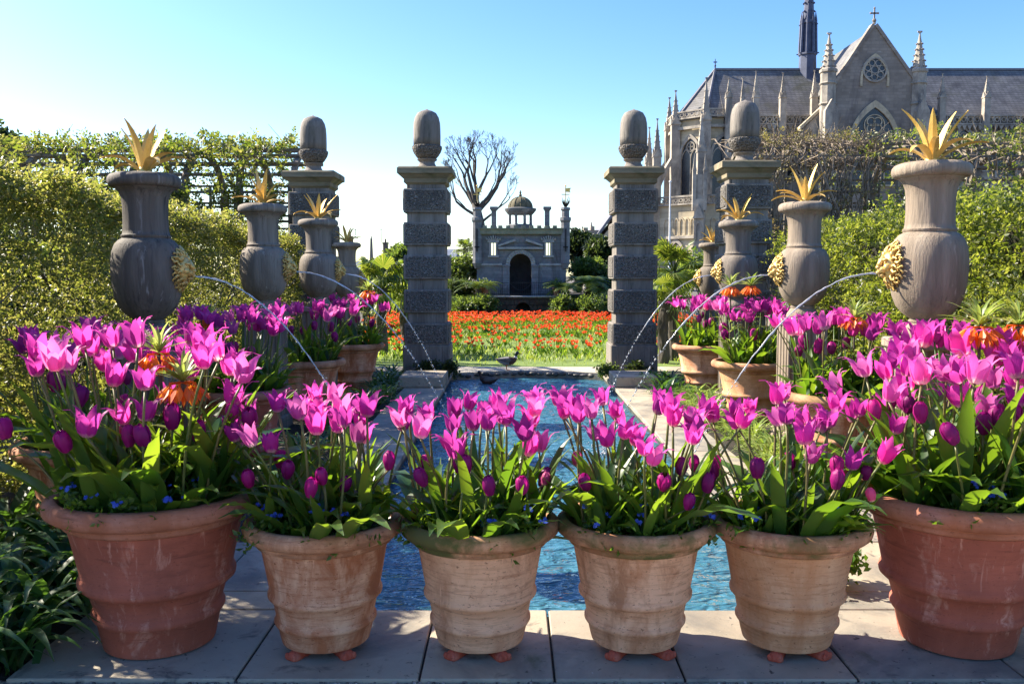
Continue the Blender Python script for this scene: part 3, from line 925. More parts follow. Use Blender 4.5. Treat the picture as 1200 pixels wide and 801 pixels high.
for i in (0, 1, 2, 3):
    (x_, y_), (x2, y2) = oo_[i], oi_[i]
    n_ = Vector((x_ - acx, y_ - acy, 0)).normalized()
    yaw = math.atan2(n_.y, n_.x) + PI / 2
    # stepped pier
    mb = MB(); mb.M = Matrix.Translation((x_, y_, 0)) @ Matrix.Rotation(yaw, 4, 'Z')
    zt_ = ZY(205, YC - 3)
    mb.box(-.75, .75, -1.3, .4, 0, zl - 6); mb.box(-.68, .68, -1.0, .4, zl - 6, zl + .5); mb.box(-.6, .6, -.7, .5, zl + .5, zt_)
    mb.prism([(-.8, zl - 2.2), (.8, zl - 2.2), (0, zl - .2)], -1.35, -1.0)
    go = [(.42, zl - 5.2)] + gothic(.42, zl - 3.4, 6) + [(-.42, zl - 5.2)]
    gi = [(.3, zl - 5.2)] + gothic(.3, zl - 3.4, 6) + [(-.3, zl - 5.2)]
    mb.strip(go, gi, -1.12, -1.0)
    # flying arch to the clerestory
    L_ = (Vector((x_, y_, 0)) - Vector((x2, y2, 0))).length
    mb.M = Matrix.Translation((x_, y_, 0)) @ Matrix.Rotation(math.atan2(-n_.y, -n_.x), 4, 'Z')
    zc = ze - 5
    up_ = [(L_ * t, zl + 3.5 + (zc - zl - 2.5) * t) for t in [q / 8 for q in range(9)]]
    lo_ = [(L_ * t, zl + 1.2 + (zc - zl - 2.2) * math.sin(t * PI / 2)) for t in [q / 8 for q in range(9)]]
    mb.strip(up_, lo_, -.3, .3)
    mb.build('buttress', M['cdress'], cath)
    pinnacle(x_ - n_.x * .1, y_ - n_.y * .1, zt_ - .3, ZY(176, YC - 3), ZY(131, YC - 3), 1.15)
    pinnacle(x2 + n_.x * .3, y2 + n_.y * .3, zl, ZY(139, YC), ZY(100 if i > 1 else 91, YC), 1.25)
    for s in (-1, 1):
        pinnacle(x_ + s * math.cos(yaw) * .75 + n_.x * .8, y_ + s * math.sin(yaw) * .75 + n_.y * .8, zt_ - 5, ZY(200, YC - 3), ZY(180, YC - 3), .5)
fp = XX(783, 60)
o = MB().tube([(fp, 60, 0), (fp, 60, ZY(214, 60))], [.09, .05], 8).ball((fp, 60, ZY(213, 60)), .09).build('flagpole', plain('white_paint', (.75, .75, .72)), origin=(fp, 60, 0))
tag(o, 'slim bare white flagpole standing before the round end of the cathedral', 'flagpole')

# ------------------------------------------------------------------ distant roofs at either side
M['blueslate'] = surf('blue_slate', [(.3, (.09, .11, .16)), (.7, (.17, .20, .26))], 1, rough=.7, brick=(.5, .3, .04, .7))
M['brickc'] = surf('chimney_brick', [(.3, (.12, .08, .06)), (.7, (.22, .16, .12))], 3, rough=.9, brick=(.5, .2, .03, .6))
M['metal'] = plain('aerial_metal', (.25, .25, .26), .5, .6)
def gabled(x0, x1, y0, y1, ze_, zr_, root, roofm, wallm):
    ym = (y0 + y1) / 2
    MB().prism([(x0, 0), (x1, 0), (x1, ze_), (x0, ze_)], y0, y1).build('wall', M[wallm], root)
    r = MB().add([(x0 - .3, y0 - .4, ze_ - .1), (x1 + .3, y0 - .4, ze_ - .1), (x1 + .3, ym, zr_), (x0 - .3, ym, zr_), (x0 - .3, y1 + .4, ze_ - .1), (x1 + .3, y1 + .4, ze_ - .1)], [(0, 1, 2, 3), (3, 2, 5, 4), (0, 3, 4), (1, 5, 2), (0, 4, 5, 1)]).build('roof', M[roofm], root)
    r['_w'] = root['_w']
    return r
Yh = 75
ho = thing('house', 'far house with blue slate roof and brick chimney glimpsed left of the inner left pillar', 'house', (XX(480, Yh), Yh, 0), world=True)
r = gabled(XX(466, Yh), XX(530, Yh), Yh, Yh + 8, ZY(304, Yh), ZY(292, Yh + 4), ho, 'blueslate', 'brickc')
def chimney(px, yb, yt, wpx, Y, root):
    x_ = XX(px, Y); w_ = wpx * Y / F / 2
    return MB().cbox(x_ - w_, x_ + w_, Y - w_, Y + w_, yb if yb < 8 else ZY(yb, Y), ZY(yt + 3, Y), .03).box(x_ - w_ * 1.2, x_ + w_ * 1.2, Y - w_ * 1.2, Y + w_ * 1.2, ZY(yt + 3, Y), ZY(yt + 1, Y)).lathe([(w_ * .4, 0), (w_ * .3, .3)], (x_, Y, ZY(yt + 1, Y)), 8).build('chimney', M['brickc'], root)
chimney(453, 1, 283, 5.5, Yh, r)
def aerial(px, yb, yt, Y, root):
    x_ = XX(px, Y); z_ = ZY(yt, Y)
    mb = MB().tube([(x_, Y, ZY(yb, Y)), (x_, Y, z_)], .03, 5).tube([(x_ - .45, Y, z_ - .05), (x_ + .55, Y, z_ - .05)], .025, 5)
    for q in range(6):
        mb.tube([(x_ - .4 + q * .17, Y - .25, z_ - .05), (x_ - .4 + q * .17, Y + .25, z_ - .05)], .02, 4)
    return mb.build('aerial', M['metal'], root)
aerial(448, 284, 268, Yh, r)
Yh2 = 68
h2 = thing('house', 'far house with a tall square chimney showing behind the left urns', 'house', (XX(405, Yh2), Yh2, 0), world=True)
r = gabled(XX(372, Yh2), XX(420, Yh2), Yh2, Yh2 + 7, ZY(318, Yh2), ZY(306, Yh2 + 3.5), h2, 'blueslate', 'brickc')
chimney(412, 1, 277, 6.5, Yh2, r); aerial(418, 276, 268, Yh2, r)
Yo = 62
mb = MB(); xo = XX(436.5, Yo); kk = Yo / F
mb.lathe([(4.2 * kk, 0), (3.2 * kk, ZY(318, Yo)), (1.5 * kk, ZY(281, Yo)), (1.7 * kk, ZY(280.5, Yo)), (1.0 * kk, ZY(279, Yo)), (.3 * kk, ZY(276, Yo))], (xo, Yo, 0), 4, PI / 4)
tag(mb.build('obelisk', M['pillar'], origin=(xo, Yo, 0)), 'slender dark obelisk far behind the fan palm', 'obelisk')
Yh3 = 95
h3 = thing('lodge', 'far stone lodge with a steep slate roof and gable pinnacle beside the inner right pillar', 'house', (XX(712, Yh3), Yh3, 0), world=True)
lp = [P(x_, y_, Yh3) for x_, y_ in ((696, 284), (719, 252), (745, 284))]
MB().prism([(lp[0].x + .4, 0), (lp[2].x, 0), (lp[2].x, lp[2].z), (lp[1].x + .3, lp[1].z - .5), (lp[0].x + .4, lp[0].z)], Yh3, Yh3 + 9).build('wall', M['cgold'], h3)
MB().prism([(lp[0].x, lp[0].z), (lp[1].x, lp[1].z), (lp[2].x, lp[2].z), (lp[2].x, lp[2].z + .3), (lp[1].x, lp[1].z + .45), (lp[0].x - .1, lp[0].z + .3)], Yh3 - .4, Yh3 + 9.4).build('roof', M['ridge'], h3)
x_ = XX(693.5, Yh3)
MB().cbox(x_ - .75, x_ + .75, Yh3 + 1, Yh3 + 2.4, 0, ZY(269, Yh3)).box(x_ - .85, x_ - .4, Yh3 + .9, Yh3 + 2.5, ZY(269, Yh3), ZY(266, Yh3)).box(x_ - .1, x_ + .3, Yh3 + .9, Yh3 + 2.5, ZY(269, Yh3), ZY(264.5, Yh3)).lathe([(.2, 0), (.05, .7)], (x_, Yh3 + 1.5, ZY(267, Yh3)), 6).build('chimney', M['cdress'], h3)
# ------------------------------------------------------------------ the stone pavilion on its terrace
M['fstone'] = surf('pavilion_stone', [(.25, (.12, .122, .13)), (.55, (.21, .213, .225)), (.8, (.31, .312, .315))], 2.5, rough=.85, bump=.3, bscale=20, brick=(.42, .14, .012, .7), patch=[(1.2, .55, .7, (.09, .09, .085), (1, 1, .4))])
M['ftrim'] = surf('pavilion_trim', [(.25, (.18, .18, .18)), (.6, (.34, .335, .32)), (.8, (.46, .45, .42))], 5, rough=.85, bump=.2)
M['fmoss'] = surf('mossy_stone', [(.3, (.14, .14, .10)), (.7, (.27, .27, .19))], 4, rough=.9, bump=.2)
M['fdome'] = surf('mossy_dome', [(.3, (.075, .065, .035)), (.7, (.16, .135, .075))], 8, (1, 1, .4), rough=.85, bump=.3)
M['iron'] = plain('black_iron', (.015, .015, .016), .5, .3)
M['dark'] = surf('dark_interior_shade', [(.3, (.012, .012, .014)), (.7, (.035, .035, .038))], 3, rough=.9)  # near-black; the shade inside openings put into the colour
M['rock'] = surf('rough_terrace_rock', [(.25, (.03, .022, .016)), (.55, (.085, .06, .042)), (.8, (.15, .11, .08))], 3, rough=.95, bump=1, bscale=6, brick=(.6, .22, .03, .4), bdist=.06)
YF = 36.0
def fx_(x): return XX(x, YF)
def fz_(y): return ZY(y, YF)
def fr_(x0, y0, x1, y1): return fx_(x0), fx_(x1), fz_(y1), fz_(y0)
tz = fz_(346)
tw = thing('terrace_wall', 'low rough brown rock wall under the grey pavilion with a dark grotto opening', 'wall', (fx_(610), YF - .9, 0), world=True)
x0, x1 = fx_(572), fx_(657)
ga, gb = fx_(604), fx_(621)
def arch_pts(cx, hw, zs, n=12):
    return [(cx + hw * math.cos(PI * i / n), zs + hw * math.sin(PI * i / n)) for i in range(n + 1)]
mb = MB().prism([(x0, -.04)] + [(ga, -.04)] + list(reversed(arch_pts((ga + gb) / 2, (gb - ga) / 2, .25))) + [(gb, -.04), (x1, -.04), (x1, tz - .06), (x0, tz - .06)], YF - .95, YF - .4)
mb.build('wall', M['rock'], tw)
MB().box(ga - .1, gb + .1, YF - .38, YF - .3, -.04, tz - .07).build('grotto', M['dark'], tw)  # dark sheet standing for the shade in the grotto
MB().cbox(x0 - .05, x1 + .05, YF - 1.02, YF - .3, tz - .06, tz, .015).build('coping', M['ftrim'], tw)
g = MB().box(fx_(430), fx_(790), YF - .28, YF + 8, -.04, tz - .01)
tag(g.build('terrace_ground', M['bed']), kind='structure')

fo = thing('pavilion', 'small grey stone garden pavilion with arched door, dome and two corner turrets beyond the tulips', 'pavilion', (fx_(610), YF, tz), world=True)
cx = fx_(610)
hw = (fx_(622.7) - fx_(597.3)) / 2
zs = fz_(310)
def wall_arch(x0, x1, z0, z1, y0, y1):
    return MB().prism([(x0, z0), (cx - hw, z0)] + list(reversed(arch_pts(cx, hw, zs))) + [(cx + hw, z0), (x1, z0), (x1, z1), (x0, z1)], y0, y1)
# below the string course / above it
MB().box(fx_(559), cx - hw, YF, YF + .6, tz, fz_(310)).build('lower_wall', M['fstone'], fo)
MB().box(cx + hw, fx_(663), YF, YF + .6, tz, fz_(310)).build('lower_wall', M['fstone'], fo)
wx = [(fx_(575.5), fx_(581)), (fx_(639.5), fx_(645))]
wz = (fz_(299), fz_(284))
up = MB()
ua, ub, uz0, uz1 = fx_(563), fx_(657), fz_(310), fz_(274)
ar_ = arch_pts(cx, hw, zs)
ac_ = list(reversed(ar_))
up.prism([(wx[0][1], uz0), (cx - hw, uz0)] + ac_[1:-1] + [(cx + hw, uz0), (wx[1][0], uz0), (wx[1][0], uz1), (wx[0][1], uz1)], YF + .04, YF + .6)
for xa, xb, s in ((ua, wx[0][1], 0), (wx[1][0], ub, 1)):
    wa, wb = wx[s]
    if s == 0: up.box(xa, wa, YF + .04, YF + .6, uz0, uz1)
    else: up.box(wb, xb, YF + .04, YF + .6, uz0, uz1)
    up.box(wa, wb, YF + .04, YF + .6, uz0, wz[0]); up.box(wa, wb, YF + .04, YF + .6, wz[1], uz1)
up.build('upper_wall', M['fstone'], fo)
# side walls and back with the open windows left clear
MB().box(fx_(559), fx_(561), YF + .6, YF + 3.6, tz, fz_(274)).build('side_wall', M['fstone'], fo)
MB().box(fx_(661), fx_(663), YF + .6, YF + 3.6, tz, fz_(274)).build('side_wall', M['fstone'], fo)
MB().box(fx_(583), fx_(637), YF + 1.3, YF + 1.4, tz, fz_(274)).build('inner_wall', M['fstone'], fo)
mb = MB().box(cx - hw - .02, cx + hw + .02, YF + .75, YF + .85, tz, fz_(292)); mb.build('door', M['dark'], fo)  # dark sheet behind the arch, in the painted interior shade
mb = MB()
mb.strip([(x_ , z_) for x_, z_ in arch_pts(cx, hw + .16, zs, 16)], arch_pts(cx, hw, zs, 16), YF - .07, YF + .1)
for i in range(17):
    an = PI * i / 16
    mb.tube([(cx + (hw + .02) * math.cos(an), YF - .09, zs + (hw + .02) * math.sin(an)), (cx + (hw + .15) * math.cos(an), YF - .09, zs + (hw + .15) * math.sin(an))], .018, 4)
mb.build('door_arch', M['ftrim'], fo)
for s in (-1, 1):
    mb = MB()
    mb.cbox(cx + s * (hw + .14) - .13, cx + s * (hw + .14) + .13, YF - .1, YF + .05, tz, zs - .06)
    mb.box(cx + s * (hw + .14) - .16, cx + s * (hw + .14) + .16, YF - .13, YF + .05, zs - .06, zs)
    mb.build('pilaster', M['fstone'], fo)
MB().box(fx_(558), cx - hw - .31, YF - .05, YF + .04, fz_(311), fz_(308.5)).build('string_course', M['ftrim'], fo)
MB().box(cx + hw + .31, fx_(664), YF - .05, YF + .04, fz_(311), fz_(308.5)).build('string_course', M['ftrim'], fo)
pd = [(fx_(584), fz_(292)), (fx_(636), fz_(292)), (fx_(636), fz_(289.5)), (fx_(584), fz_(289.5))]
mb = MB().prism(pd, YF - .14, YF + .03)
a_, b_ = (fx_(584), fz_(289)), (fx_(603.5), fz_(279.8))
mb.prism([a_, (fx_(604.5), fz_(282.5)), b_, (fx_(584), fz_(287))], YF - .15, YF + .03)
mb.prism([(fx_(636), fz_(289)), (fx_(636), fz_(287)), (fx_(616.5), fz_(279.8)), (fx_(615.5), fz_(282.5))], YF - .15, YF + .03)
mb.build('broken_pediment', M['ftrim'], fo)
for wa, wb in wx:
    m_ = (wa + wb) / 2; h_ = (wb - wa) / 2
    mb = MB()
    mb.box(wa - .07, wa, YF - .03, YF + .2, wz[0], wz[1]); mb.box(wb, wb + .07, YF - .03, YF + .2, wz[0], wz[1]); mb.box(wa - .12, wb + .12, YF - .06, YF + .2, wz[0] - .08, wz[0])
    mb.box(wa - .14, wb + .14, YF - .06, YF + .2, wz[1], wz[1] + .07)
    mb.box(m_ - .015, m_ + .015, YF + .05, YF + .1, wz[0], wz[1])
    wf = mb.build('window', M['ftrim'], fo); wf['_w'] = fo['_w']
    mb = MB()
    for q in range(-3, 4):
        mb.tube([(m_ + q * .055, YF - .03, wz[1] + .07), (m_ + q * .10, YF - .07, wz[1] + .26 - abs(q) * .03), (m_ + q * .085, YF - .05, wz[1] + .31 - abs(q) * .04)], [.025, .03, .012], 5)
    mb.box(m_ - .3, m_ + .3, YF - .05, YF + .035, wz[1] + .09, wz[1] + .13)
    mb.build('carved_crest', M['ftrim'], wf)
mb = MB().cbox(fx_(561.5), fx_(658.5), YF - .12, YF + .7, fz_(274.5), fz_(267.5)).box(fx_(561), fx_(659), YF - .18, YF + .72, fz_(268.5), fz_(267.2))
x_ = fx_(566)
while x_ < fx_(654):
    mb.box(x_, x_ + .17, YF - .12, YF + .1, fz_(267.2), fz_(264.3)); x_ += .31
mb.build('parapet', M['fmoss'], fo)
for xa, xb in ((553.5, 565.5), (656, 668)):
    m_ = (fx_(xa) + fx_(xb)) / 2; r_ = (fx_(xb) - fx_(xa)) / 2
    z0_, z1_ = fz_(308), fz_(258)
    mb = MB().lathe([(r_ * .5, z0_ - .22), (r_ * .98, z0_), (r_ * .92, z0_ + .04), (r_ * .92, z1_ - .1), (r_ * 1.15, z1_), (r_ * 1.15, z1_ + .1), (r_ * .8, z1_ + .12), (r_ * .8, z1_ + .38), (r_ * 1.0, z1_ + .42), (r_ * .9, z1_ + .5), (.02, z1_ + .52)], (m_, YF, 0), 8, PI / 8)
    t = mb.build('turret', M['fstone'], fo); t['_w'] = fo['_w']
    mb = MB()
    yf = YF - r_ * .94
    mb.box(m_ - .025, m_ + .025, yf - .03, yf + .02, z0_ + .45, z1_ - .35); mb.box(m_ - .1, m_ + .1, yf - .03, yf + .02, z0_ + .6, z0_ + .65)
    mb.build('arrow_slit', M['dark'], t)  # raised dark bars, the slits' inner shade painted on
    mb = MB()
    zt = z1_ + .5
    for i in range(14):
        an = 2 * PI * i / 14; an2 = an + U(-.3, .3); rr = U(.12, .26)
        mb.tube([(m_, YF, zt), (m_ + rr * .6 * math.cos(an), YF + rr * .6 * math.sin(an), zt + .15), (m_ + rr * math.cos(an2), YF + rr * math.sin(an2), zt + U(.2, .42))], [.03, .022, .008], 4)
    mb.build('antlers', M['iron'], t)
    mb = MB().tube([(m_, YF, zt), (m_, YF, zt + .85)], .018, 5).box(m_ - .16, m_ + .16, YF - .012, YF + .012, zt + .5, zt + .53)
    mb.prism([(m_ - .02, zt + .62), (m_ + .2, zt + .60), (m_ + .17, zt + .68), (m_ + .22, zt + .78), (m_ - .02, zt + .76)], YF - .01, YF + .01)
    mb.ball((m_, YF, zt + .86), .035, 6, 5)
    mb.build('weathervane', M['gold'], t)
r1 = (fx_(625) - fx_(595)) / 2
yd = YF + 1.2
mb = MB().lathe([(r1 * 1.05, fz_(267)), (r1 * 1.05, fz_(262)), (r1 * .98, fz_(261))], (cx, yd, 0), 8, PI / 8)
mb.lathe([(r1 * .98, fz_(249)), (r1 * 1.05, fz_(248)), (r1 * 1.26, fz_(244)), (r1 * 1.28, fz_(242)), (r1 * 1.0, fz_(241))], (cx, yd, 0), 24)
for i in range(8):
    an = 2 * PI * i / 8 + PI / 8
    mb.lathe([(.07, 0), (.055, .04), (.05, fz_(249) - fz_(261) - .04), (.07, fz_(249) - fz_(261))], (cx + r1 * .9 * math.cos(an), yd + r1 * .9 * math.sin(an), fz_(261)), 8)
du = mb.build('cupola', M['fstone'], fo, smooth=True, auto=40); du['_w'] = fo['_w']
rd = (fx_(623.5) - fx_(594.5)) / 2
mb = MB().lathe([(rd * math.cos(t), fz_(241) + (fz_(227.5) - fz_(241)) * math.sin(t)) for t in [PI / 2 * q / 10 for q in range(10)]] + [(.05, fz_(227.2)), (.07, fz_(225.5)), (.03, fz_(224)), (.05, fz_(222.5)), (.01, fz_(219.5))], (cx, yd, 0), 24)
for i in range(12):
    an = 2 * PI * i / 12
    mb.tube([(cx + (rd + .005) * math.cos(t) * math.cos(an), yd + (rd + .005) * math.cos(t) * math.sin(an), fz_(241) + (fz_(227.5) - fz_(241)) * math.sin(t)) for t in [PI / 2 * q / 8 for q in range(8)]], .018, 4)
mb.build('dome', M['fdome'], du, smooth=True, auto=40)
for xa in (578.5, 641.7):
    m_ = fx_(xa); w_ = .1
    mb = MB().cbox(m_ - w_ * 1.2, m_ + w_ * 1.2, YF + .7, YF + .95, fz_(267), fz_(264)).cbox(m_ - w_, m_ + w_, YF + .73, YF + .92, fz_(264), fz_(245))
    mb.box(m_ - w_ * 1.25, m_ + w_ * 1.25, YF + .7, YF + .95, fz_(245), fz_(243.6)).box(m_ - w_ * 1.6, m_ + w_ * 1.6, YF + .66, YF + .99, fz_(243.6), fz_(240.5))
    mb.build('chimney', M['fstone'], fo)
def railing(xa, xb):
    mb = MB()
    for z_ in (tz + .06, tz + .5):
        mb.box(xa, xb, YF - .36, YF - .345, z_, z_ + .02)
    q = xa
    while q < xb:
        mb.tube([(q, YF - .352, tz), (q, YF - .352, tz + .56)], [.008, .004], 4); q += .085
    return mb
o = railing(fx_(567), fx_(596.5)).build('railing', M['iron'], origin=(fx_(580), YF - .35, tz)); tag(o, 'black iron railing left of the pavilion door', 'railing')
o = railing(fx_(623.5), fx_(654)).build('railing', M['iron'], origin=(fx_(640), YF - .35, tz)); tag(o, 'black iron railing right of the pavilion door', 'railing')
mb = railing(cx - hw, cx + hw)
mb.tube([(cx + q * hw, YF - .37, tz + .5 - .3 * (1 - q * q)) for q in [i / 6 - 1 for i in range(13)]], .018, 5)
o = mb.build('gate', M['iron'], origin=(cx, YF - .35, tz)); tag(o, 'low iron gate with drooping top bar across the pavilion archway', 'gate')
M['pink_pot'] = plain('pink_terracotta', (.35, .16, .12), .8)
for px, d in ((651, 'right'), (569, 'left')):
    th_ = thing('planter', 'terracotta planter with a leafy shrub on the %s end of the pavilion terrace' % d, 'planter', (fx_(px), YF - .6, tz), world=True)
    MB().lathe([(.10, 0), (.15, .28), (.18, .28), (.18, .33), (.14, .33), (.14, .27)], (fx_(px), YF - .6, tz), 14).build('pot', M['pink_pot'], th_)
    p_ = NR.normal(0, 1, (60, 3)); p_ = nrm(p_) * .16 + np.array([fx_(px), YF - .6, tz + .45])
    V, T = sprays(p_, nrm(p_ - np.array([fx_(px), YF - .6, tz + .4])), .12, 5, .07, .04)
    npmesh('shrub', V, T, M['mid_leaf'], th_)
M['water_stone'] = M['ftrim']

# ------------------------------------------------------------------ trees and shrubs
def branches(mb, p, d, L_, r, depth, tips, rnd, spread=.5, up=.12, kids=(2, 3), shrink=.76, segs=4, minr=.004):
    pts, rad = [p], [r]
    for i in range(segs):
        d = (d + Vector((rnd.uniform(-1, 1), rnd.uniform(-1, 1), rnd.uniform(-1, 1))) * .16 + Vector((0, 0, up * .35))).normalized()
        p = p + d * (L_ / segs)
        pts.append(p); rad.append(max(minr, r * (1 - .38 * (i + 1) / segs)))
    mb.tube(pts, rad, 7 if r > .06 else (5 if r > .02 else 3), cap=False)
    if depth == 0:
        tips.append((p, d)); return
    for k in range(rnd.randint(*kids)):
        ax_ = Vector((rnd.uniform(-1, 1), rnd.uniform(-1, 1), rnd.uniform(-.4, 1))).normalized()
        nd = (d + ax_ * spread * rnd.uniform(.7, 1.4)).normalized()
        s = pts[-1] if k < 2 else pts[rnd.randint(2, segs - 1)]
        branches(mb, s, nd, L_ * shrink * rnd.uniform(.8, 1.15), rad[-1] * rnd.uniform(.72, .92), depth - 1, tips, rnd, spread, up, kids, shrink, segs, minr)

Yt = 44
tr = thing('bare_tree', 'big bare leafless pollarded tree standing behind the left of the pavilion', 'tree', (XX(570, Yt), Yt, 0), world=True)
rb = random.Random(5)
base = Vector((XX(566, Yt), Yt, 0)); k = Yt / F
mb = MB()
trunk_pts = [base, P(567, 300, Yt), P(562, 262, Yt), P(557, 238, Yt)]
mb.tube(trunk_pts, [.38, .30, .25, .20], 9)
mb.build('trunk', M['bark'], tr, smooth=True)
mb = MB(); tips = []
for (sx, sy, dx, dz, L_, r_) in ((556, 240, -.55, .85, 1.5, .15), (558, 243, .05, 1, 1.6, .17), (560, 248, .6, .75, 1.6, .16), (562, 262, .95, .42, 1.25, .10), (561, 255, -.75, .6, 1.4, .12), (557, 238, -.25, 1, 1.5, .15), (557, 239, .3, 1, 1.5, .14), (559, 246, .6, .9, 1.35, .12), (559, 247, -.85, .85, 1.4, .11)):
    branches(mb, P(sx, sy, Yt), Vector((dx, rb.uniform(-.35, .35), dz)).normalized(), L_ * .98, r_ * .72, 6, tips, rb, .50, .10, (2, 3), .62, 4, .006)
mb.build('crown', M['bark'], tr)

def blob(n, c, r, seed=0, lobes=7):
    """points spread over a lumpy crown, with outward directions"""
    rg = np.random.default_rng(seed)
    c = np.array(c, float); r = np.array(r, float)
    ds = nrm(rg.normal(0, 1, (lobes, 3))); ds[:, 2] = np.abs(ds[:, 2]) * .9 - .15
    cs = c + ds * r * .55
    rs = r * rg.uniform(.38, .62, (lobes, 1))
    which = rg.integers(0, lobes, n)
    d = nrm(rg.normal(0, 1, (n, 3)))
    d[:, 2] = np.where(d[:, 2] < -.3, -d[:, 2], d[:, 2])
    p = cs[which] + d * rs[which] * (rg.random((n, 1)) ** .25)
    return p, d

def shrub(name, label, cat, c, r, n, leaf, mat, twig=.25, k=7, seed=1, group=None, trunk=None, lobes=7):
    th_ = thing(name, label, cat, (c[0], c[1], 0), group=group, world=True)
    p, d = blob(n, c, r, seed, lobes)
    V, T = sprays(p, d, twig, k, leaf, leaf * .5, .3, .7, np.random.default_rng(seed + 5))
    npmesh('crown' if trunk else 'foliage', V, T, M[mat], th_)
    mb = MB(); rnd = random.Random(seed)
    z0 = -.04
    if trunk:
        mb.tube([(c[0], c[1], z0), (c[0] + .05, c[1], c[2] * .6), (c[0], c[1], c[2])], [trunk, trunk * .8, trunk * .5], 7)
    for q in range(9):
        e = p[rnd.randrange(n)]
        s = (c[0] + rnd.uniform(-.1, .1), c[1] + rnd.uniform(-.1, .1), z0 if not trunk else c[2] * .55)
        mid = [(s[j] * .5 + e[j] * .5) + rnd.uniform(-.1, .1) for j in range(3)]
        mb.tube([s, mid, e], [(trunk or .04) * .6, (trunk or .04) * .4, .01], 5)
    mb.build('trunk' if trunk else 'stems', M['bark'], th_)
    return th_

def sh_px(px, py, Y, rx, rz, *a, **k):
    p = P(px, py, Y)
    s = Y / F
    return (p.x, p.y, p.z), (rx * s, rx * s, rz * s)

for (nm, lb, cat, px, py, Y, rx, rz, n, leaf, mat, seed, trk) in (
    ('evergreen_tree', 'tall dark evergreen tree close behind the right turret of the pavilion', 'tree', 678, 296, 42, 17, 26, 900, .22, 'dark_leaf', 3, .16),
    ('evergreen_tree', 'dark rounded evergreen tree beside the far lodge, right of the pavilion', 'tree', 706, 303, 40, 20, 22, 900, .22, 'dark_leaf', 4, .16),
    ('shrub', 'sunlit yellow green shrub under the evergreen trees right of the pavilion', 'shrub', 690, 322, 37.2, 22, 16, 700, .16, 'mid_leaf', 6, None),
    ('shrub', 'dense green shrub by the inner right pillar beyond the red tulips', 'shrub', 718, 340, 37.2, 22, 24, 700, .16, 'dark_leaf', 7, None),
    ('shrub', 'low shrub under the bare tree left of the pavilion', 'shrub', 541, 322, 37.5, 20, 22, 700, .16, 'mid_leaf', 8, None),
    ('shrub', 'dark shrub between inner left pillar and pavilion', 'shrub', 536, 350, 35.6, 17, 20, 600, .14, 'dark_leaf', 9, None),
    ('round_shrub', 'rounded grey green shrub behind the fan palm, beside the inner left pillar', 'shrub', 478, 316, 26, 24, 24, 900, .14, 'mid_leaf', 10, None),
    ('shrub', 'dark shrub filling the gap behind the fan palm near the left urns', 'shrub', 432, 352, 24, 36, 26, 900, .14, 'dark_leaf', 12, None),
    ('conifer_tree', 'dark blue green conifer at the extreme left behind the trellis', 'tree', -8, 188, 24, 30, 34, 1500, .16, 'dark_leaf', 13, .2),
    ('shrub', 'mid green shrub behind the fan palms, right of the inner right pillar', 'shrub', 770, 350, 26, 34, 30, 1000, .14, 'dark_leaf', 14, None),
    ('shrub', 'low bright shrub before the left end of the terrace wall', 'shrub', 566, 361, 34.3, 14, 11, 420, .12, 'mid_leaf', 41, None),
    ('shrub', 'low bushy plant at the foot of the tree ferns by the inner left pillar', 'shrub', 540, 363, 34, 15, 10, 420, .12, 'mid_leaf', 42, None),
    ('shrub', 'low bright shrub before the right end of the terrace wall', 'shrub', 662, 361, 34.3, 15, 11, 420, .12, 'mid_leaf', 43, None),
    ('shrub', 'low bushy plant under the tree ferns by the inner right pillar', 'shrub', 692, 361, 34, 17, 12, 450, .12, 'mid_leaf', 44, None),
    ('shrub', 'loose shrub behind the outer right pillar under the cathedral', 'shrub', 835, 335, 22, 40, 40, 1100, .13, 'mid_leaf', 15, None),
):
    c, r = sh_px(px, py, Y, rx, rz)
    shrub(nm, lb, cat, c, r, n, leaf, mat, .35, 7, seed, trunk=trk)

def fan_palm(label, c, trunk_h, nleaf, size, seed, mat='palm', droop=.35):
    th_ = thing('fan_palm', label, 'palm', (c[0], c[1], 0), group='fan palms in the garden', world=True)
    rg = random.Random(seed)
    mb = MB()
    n = 9
    mb.tube([(c[0] + .02 * math.sin(i), c[1], -.04 + (trunk_h + .04) * i / n) for i in range(n + 1)], [.10 + .015 * (i % 2) for i in range(n + 1)], 9)
    mb.build('trunk', M['bark'], th_)
    mb = MB()
    top = Vector((c[0], c[1], trunk_h))
    for i in range(nleaf):
        az = 2 * PI * i * .382 + rg.uniform(-.3, .3)
        el = rg.uniform(-.35, 1.25)
        L_ = size * rg.uniform(.75, 1.1)
        d = Vector((math.cos(az) * math.cos(el), math.sin(az) * math.cos(el), math.sin(el)))
        hub = top + d * L_ * .8 + Vector((0, 0, -.08 * L_))
        mb.tube([top + Vector((0, 0, -.05)), top + d * L_ * .45, hub], [.016, .011, .008], 4)
        side = d.cross(Vector((0, 0, 1))).normalized()
        nn = side.cross(d).normalized()
        dd = (d + nn * -.15).normalized()
        m_ = 20
        for q in range(m_):
            a = (q / (m_ - 1) - .5) * math.radians(240)
            bd = (dd * math.cos(a) + side * math.sin(a)).normalized()
            bl = L_ * (.85 - .25 * abs(a) / 2.1) * rg.uniform(.9, 1.08)
            w_ = bl * .055
            sd = bd.cross(nn).normalized()
            mid = hub + bd * bl * .55 + nn * .02
            tip = hub + bd * bl + Vector((0, 0, -droop * bl * rg.uniform(.5, 1.2)))
            mb.add([hub, mid + sd * w_, mid + nn * w_ * .5, mid - sd * w_, tip], [(0, 1, 2), (0, 2, 3), (1, 4, 2), (2, 4, 3)])
    mb.build('fronds', M[mat], th_)

